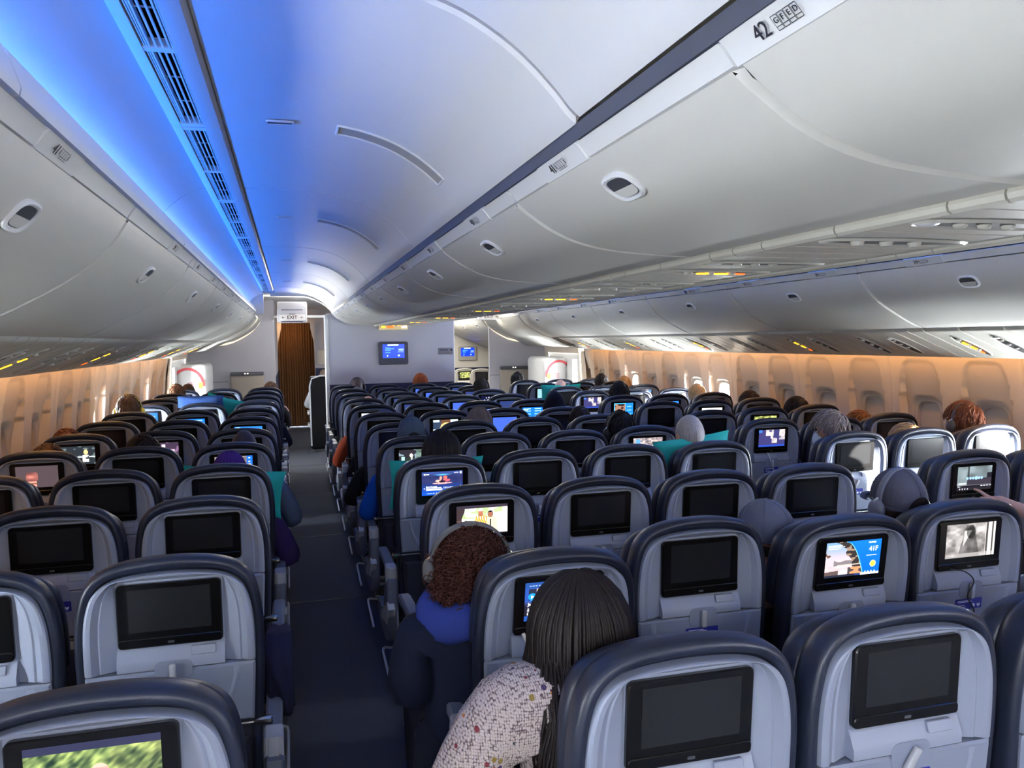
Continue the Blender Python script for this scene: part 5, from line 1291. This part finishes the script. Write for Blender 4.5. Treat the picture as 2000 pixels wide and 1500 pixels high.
person('J', 11, -.054, 1.293, 'person with dark hair in front of the right jump seat', 'short', (36, 34, 38), skin_l, (40, 40, 50))
pr2 = person('J', 1, .02, 1.29, 'person reaching to touch the paused-film screen, light grey sleeve', 'full', (90, 76, 70), skin_p, (150, 156, 172), ('lap', 'reach'))
pp = person('A', 7, -.04, 1.318, 'person with brown hair beside the bright left window', 'full', (84, 66, 56), skin_l, (50, 50, 60)); headphones(pp, (214, 200, 60), 'yellow-edged headphones on the passenger by the left window', .102, .138, .006)
person('A', 10, .02, 1.284, 'person with brown hair far along the left windows', 'full', (110, 78, 58), skin_l, (60, 54, 54))
person('A', 11, .05, 1.24, 'person with dark brown hair below the left door', 'short', (74, 54, 46), skin_l, (54, 50, 54))
person('A', 5, -.12, 1.20, 'person with red-brown hair leaning on the left wall', 'full', (112, 66, 46), skin_l, (54, 48, 52))
person('A', 4, -.019, 1.195, 'person with brown hair low behind the red-fist screen column', 'full', (96, 66, 48), skin_l, (54, 48, 52))
person('B', 4, -.013, 1.22, 'person with curly black hair in the left middle column', 'full', (36, 28, 28), skin_d, (50, 46, 54))
person('B', 8, .10, 1.225, 'person with grey hair wrapped in a teal blanket', 'short', (158, 150, 140), skin_p, (24, 140, 136))
person('C', 3, .018, 1.215, 'person in a purple knitted hat and purple top', 'crop', (40, 34, 40), skin_l, (54, 40, 84), LO, hat='beanie', hatrgb=(64, 40, 116))
person('C', 4, .042, 1.232, 'person with short dark hair and a blue-grey sleeve over the aisle', 'crop', (58, 52, 58), skin_l, (88, 104, 132), LO)
person('C', 9, 0, 1.16, 'person in a dark jacket leaning into the far left aisle', 'short', (40, 36, 40), skin_l, (32, 36, 52), LO)
person('C', 11, .064, 1.245, 'person with light brown hair near the left jump seat', 'full', (122, 86, 62), skin_l, (60, 54, 56))
t = empty('person', (.54, 13.14, 0), label='person in white shirt on the tall black forward seat', cat='person'); t.scale = (1, 1, .97)
b_, c_, tr_, sh_ = BODY[OL]
put('body', shared(b_, skin_l), None, t); put('shirt', shared(c_, cm((200, 206, 216))), None, t); put('trousers', shared(tr_, cm((34, 36, 48))), None, t); put('shoes', shared(sh_, cm((30, 30, 34))), None, t); put('hair', shared(hair_mesh('short'), hm((120, 104, 92))), None, t); put('eyes', eye_me, None, t)
# face mask of the passenger in the right aisle column
mk = PEOPLE[('J', 3)]
q = MB().ellip((0, 0, 0), (.068, .05, .058), 18, 12); vs_ = [tuple(HC + Vector((v[0], .052 + v[1], v[2] - .048))) for v in q.v]; fs_ = [f_ for f_ in q.f if sum(q.v[i][1] for i in f_) > -.01]
o = MB().add(vs_, fs_).build('face_mask', cm((214, 220, 232)), mk, fix=False); pv = HC.copy(); pv.z = 0
o.matrix_local = Matrix.Translation(pv) @ Matrix.Rotation(.95, 4, 'Z') @ Matrix.Translation(-pv)
# ------------------------------------------------------------ pillows, neck rest, cables
def sy(c_, r_): return (YD if c_ in 'DEFG' else YC) + P * r_
pillow(XS['G'] - .01, sy('G', 3) + .22, 1.09, .47, .12, .22, (.1, -.1, .0), teal_m, 'teal pillow behind the cropped grey hair')
pillow(XS['D'] + .01, sy('D', 3) + .20, 1.03, .48, .10, .25, (.1, 0, 0), teal_m, 'teal pillow behind the straight black hair')
pillow(XS['C'] + .035, sy('C', 3) + .20, 1.02, .47, .09, .25, (.1, .12, 0), teal_m, 'teal pillow behind the purple knitted hat')
pillow(XS['J'], sy('J', 9) + .20, 1.08, .50, .11, .26, (.1, 0, 0), teal_m, 'teal pillow behind the balding far right passenger')
pillow(XS['B'] + .16, sy('B', 8) + .19, 1.10, .34, .11, .28, (.1, .3, 0), teal_m, 'teal blanket bunched beside the grey-haired left passenger', 'blanket')
pillow(XS['B'] - .02, sy('B', 8) + .06, 1.20, .42, .13, .12, (0, 0, 0), cm((56, 84, 140)), 'blue pillow laid over a left middle seat top')
pillow(.935, 1.62, .80, .22, .14, .40, (.2, .5, .1), teal_m, 'teal blanket stuffed between the two nearest centre seats', 'blanket')
pillow(.62, 3.02, .62, .34, .14, .34, (.3, .4, 0), teal_m, 'teal pillow in the lap ahead of the curly-haired passenger')
q = MB(); pts = [(.105 * math.cos(t_), .05 + .105 * math.sin(t_), .012 * math.sin(3 * t_)) for t_ in [PI * (.62 + 1.76 * i / 18) for i in range(19)]]
q.tube(pts, [.04] + [.058] * 17 + [.04], 12); q.build('neck_pillow', cm((44, 58, 128)), label='blue neck pillow under the curly auburn hair', cat='pillow', loc=(XS['D'] - .18, sy('D', 1) + .19, .915), sharp=80)
pillow(-.06, 2.60, .70, .09, .30, .26, (.1, 0, 0), cm((34, 36, 60)), 'dark navy jacket draped over the left aisle armrest', 'draped_jacket')
def cable(name, pts, rr, mt, lab):
    MB().tube(catmull(pts, 6), rr, 6).build(name, mt, label=lab, cat='cable', sharp=80)
def sp(col, row, x, y, z):
    rc = RECL.get((col, row), 0); v = Vector(tl((x, y, z))); v = Matrix.Rotation(rc, 3, 'X') @ v; return tuple(Vector((XS[col], sy(col, row), 0)) + PV + v)
cable('charging_cable', [sp('D', 1, -.098, -.008, .968), sp('D', 1, -.094, -.020, .955), sp('D', 1, -.072, -.022, .93), sp('D', 1, -.066, -.022, .89), sp('D', 1, -.066, -.022, .80), sp('D', 1, -.066, -.022, .74)], .0026, white_m, 'white cable hanging from the show-menu screen')
q = MB(); a1, a2 = sp('D', 1, -.100, -.007, .972), sp('D', 1, -.090, -.019, .95); q.tube([a1, a2], .0050, 8); q.build('cable_plug', white_m, label='white plug of the cable under the show-menu screen', cat='plug')
q = MB().box((0, 0, 0), (.018, .008, .024), bev=.003); q.build('usb_plug', mat('usb_blue', (40, 130, 220), .4), label='blue plug under the show-menu screen', cat='plug', loc=sp('D', 1, -.022, -.014, .962))
cable('blue_cable', [sp('D', 1, -.022, -.014, .952), sp('D', 1, -.018, -.018, .93), sp('D', 1, -.016, -.022, .88), sp('D', 1, -.016, -.024, .80)], .0022, mat('usb_blue2', (30, 96, 170), .4), 'blue cable hanging below the blue plug')
cable('headset_cable', [sp('G', 1, -.08, -.010, .972), sp('G', 1, -.04, -.03, .966), sp('G', 1, .0, -.03, .93), sp('G', 1, -.02, -.03, .88), sp('G', 1, .01, -.03, .83), sp('G', 1, .02, -.03, .76), sp('G', 1, .10, -.04, .70), sp('G', 1, .16, -.06, .62)], .0022, ink_k, 'black headset cable below the grey-film screen')
cable('white_cable', [sp('J', 4, -.03, -.008, .966), sp('J', 4, -.02, -.02, .93), sp('J', 4, .01, -.022, .86), sp('J', 4, .03, -.022, .76)], .003, white_m, 'white cable under the world-map screen in the right aisle column')
cable('white_cable', [sp('E', 3, -.05, -.008, .966), sp('E', 3, -.06, -.02, .94), sp('E', 3, -.045, -.022, .88), sp('E', 3, -.05, -.022, .78)], .003, white_m, 'white cable on the blank screen beside the game-menu seat')
q = MB().box((0, 0, 0), (.014, .010, .030), bev=.003); q.build('white_plug', white_m, label='white plug under the red-fist screen', cat='plug', loc=sp('A', 4, .06, -.012, .955))
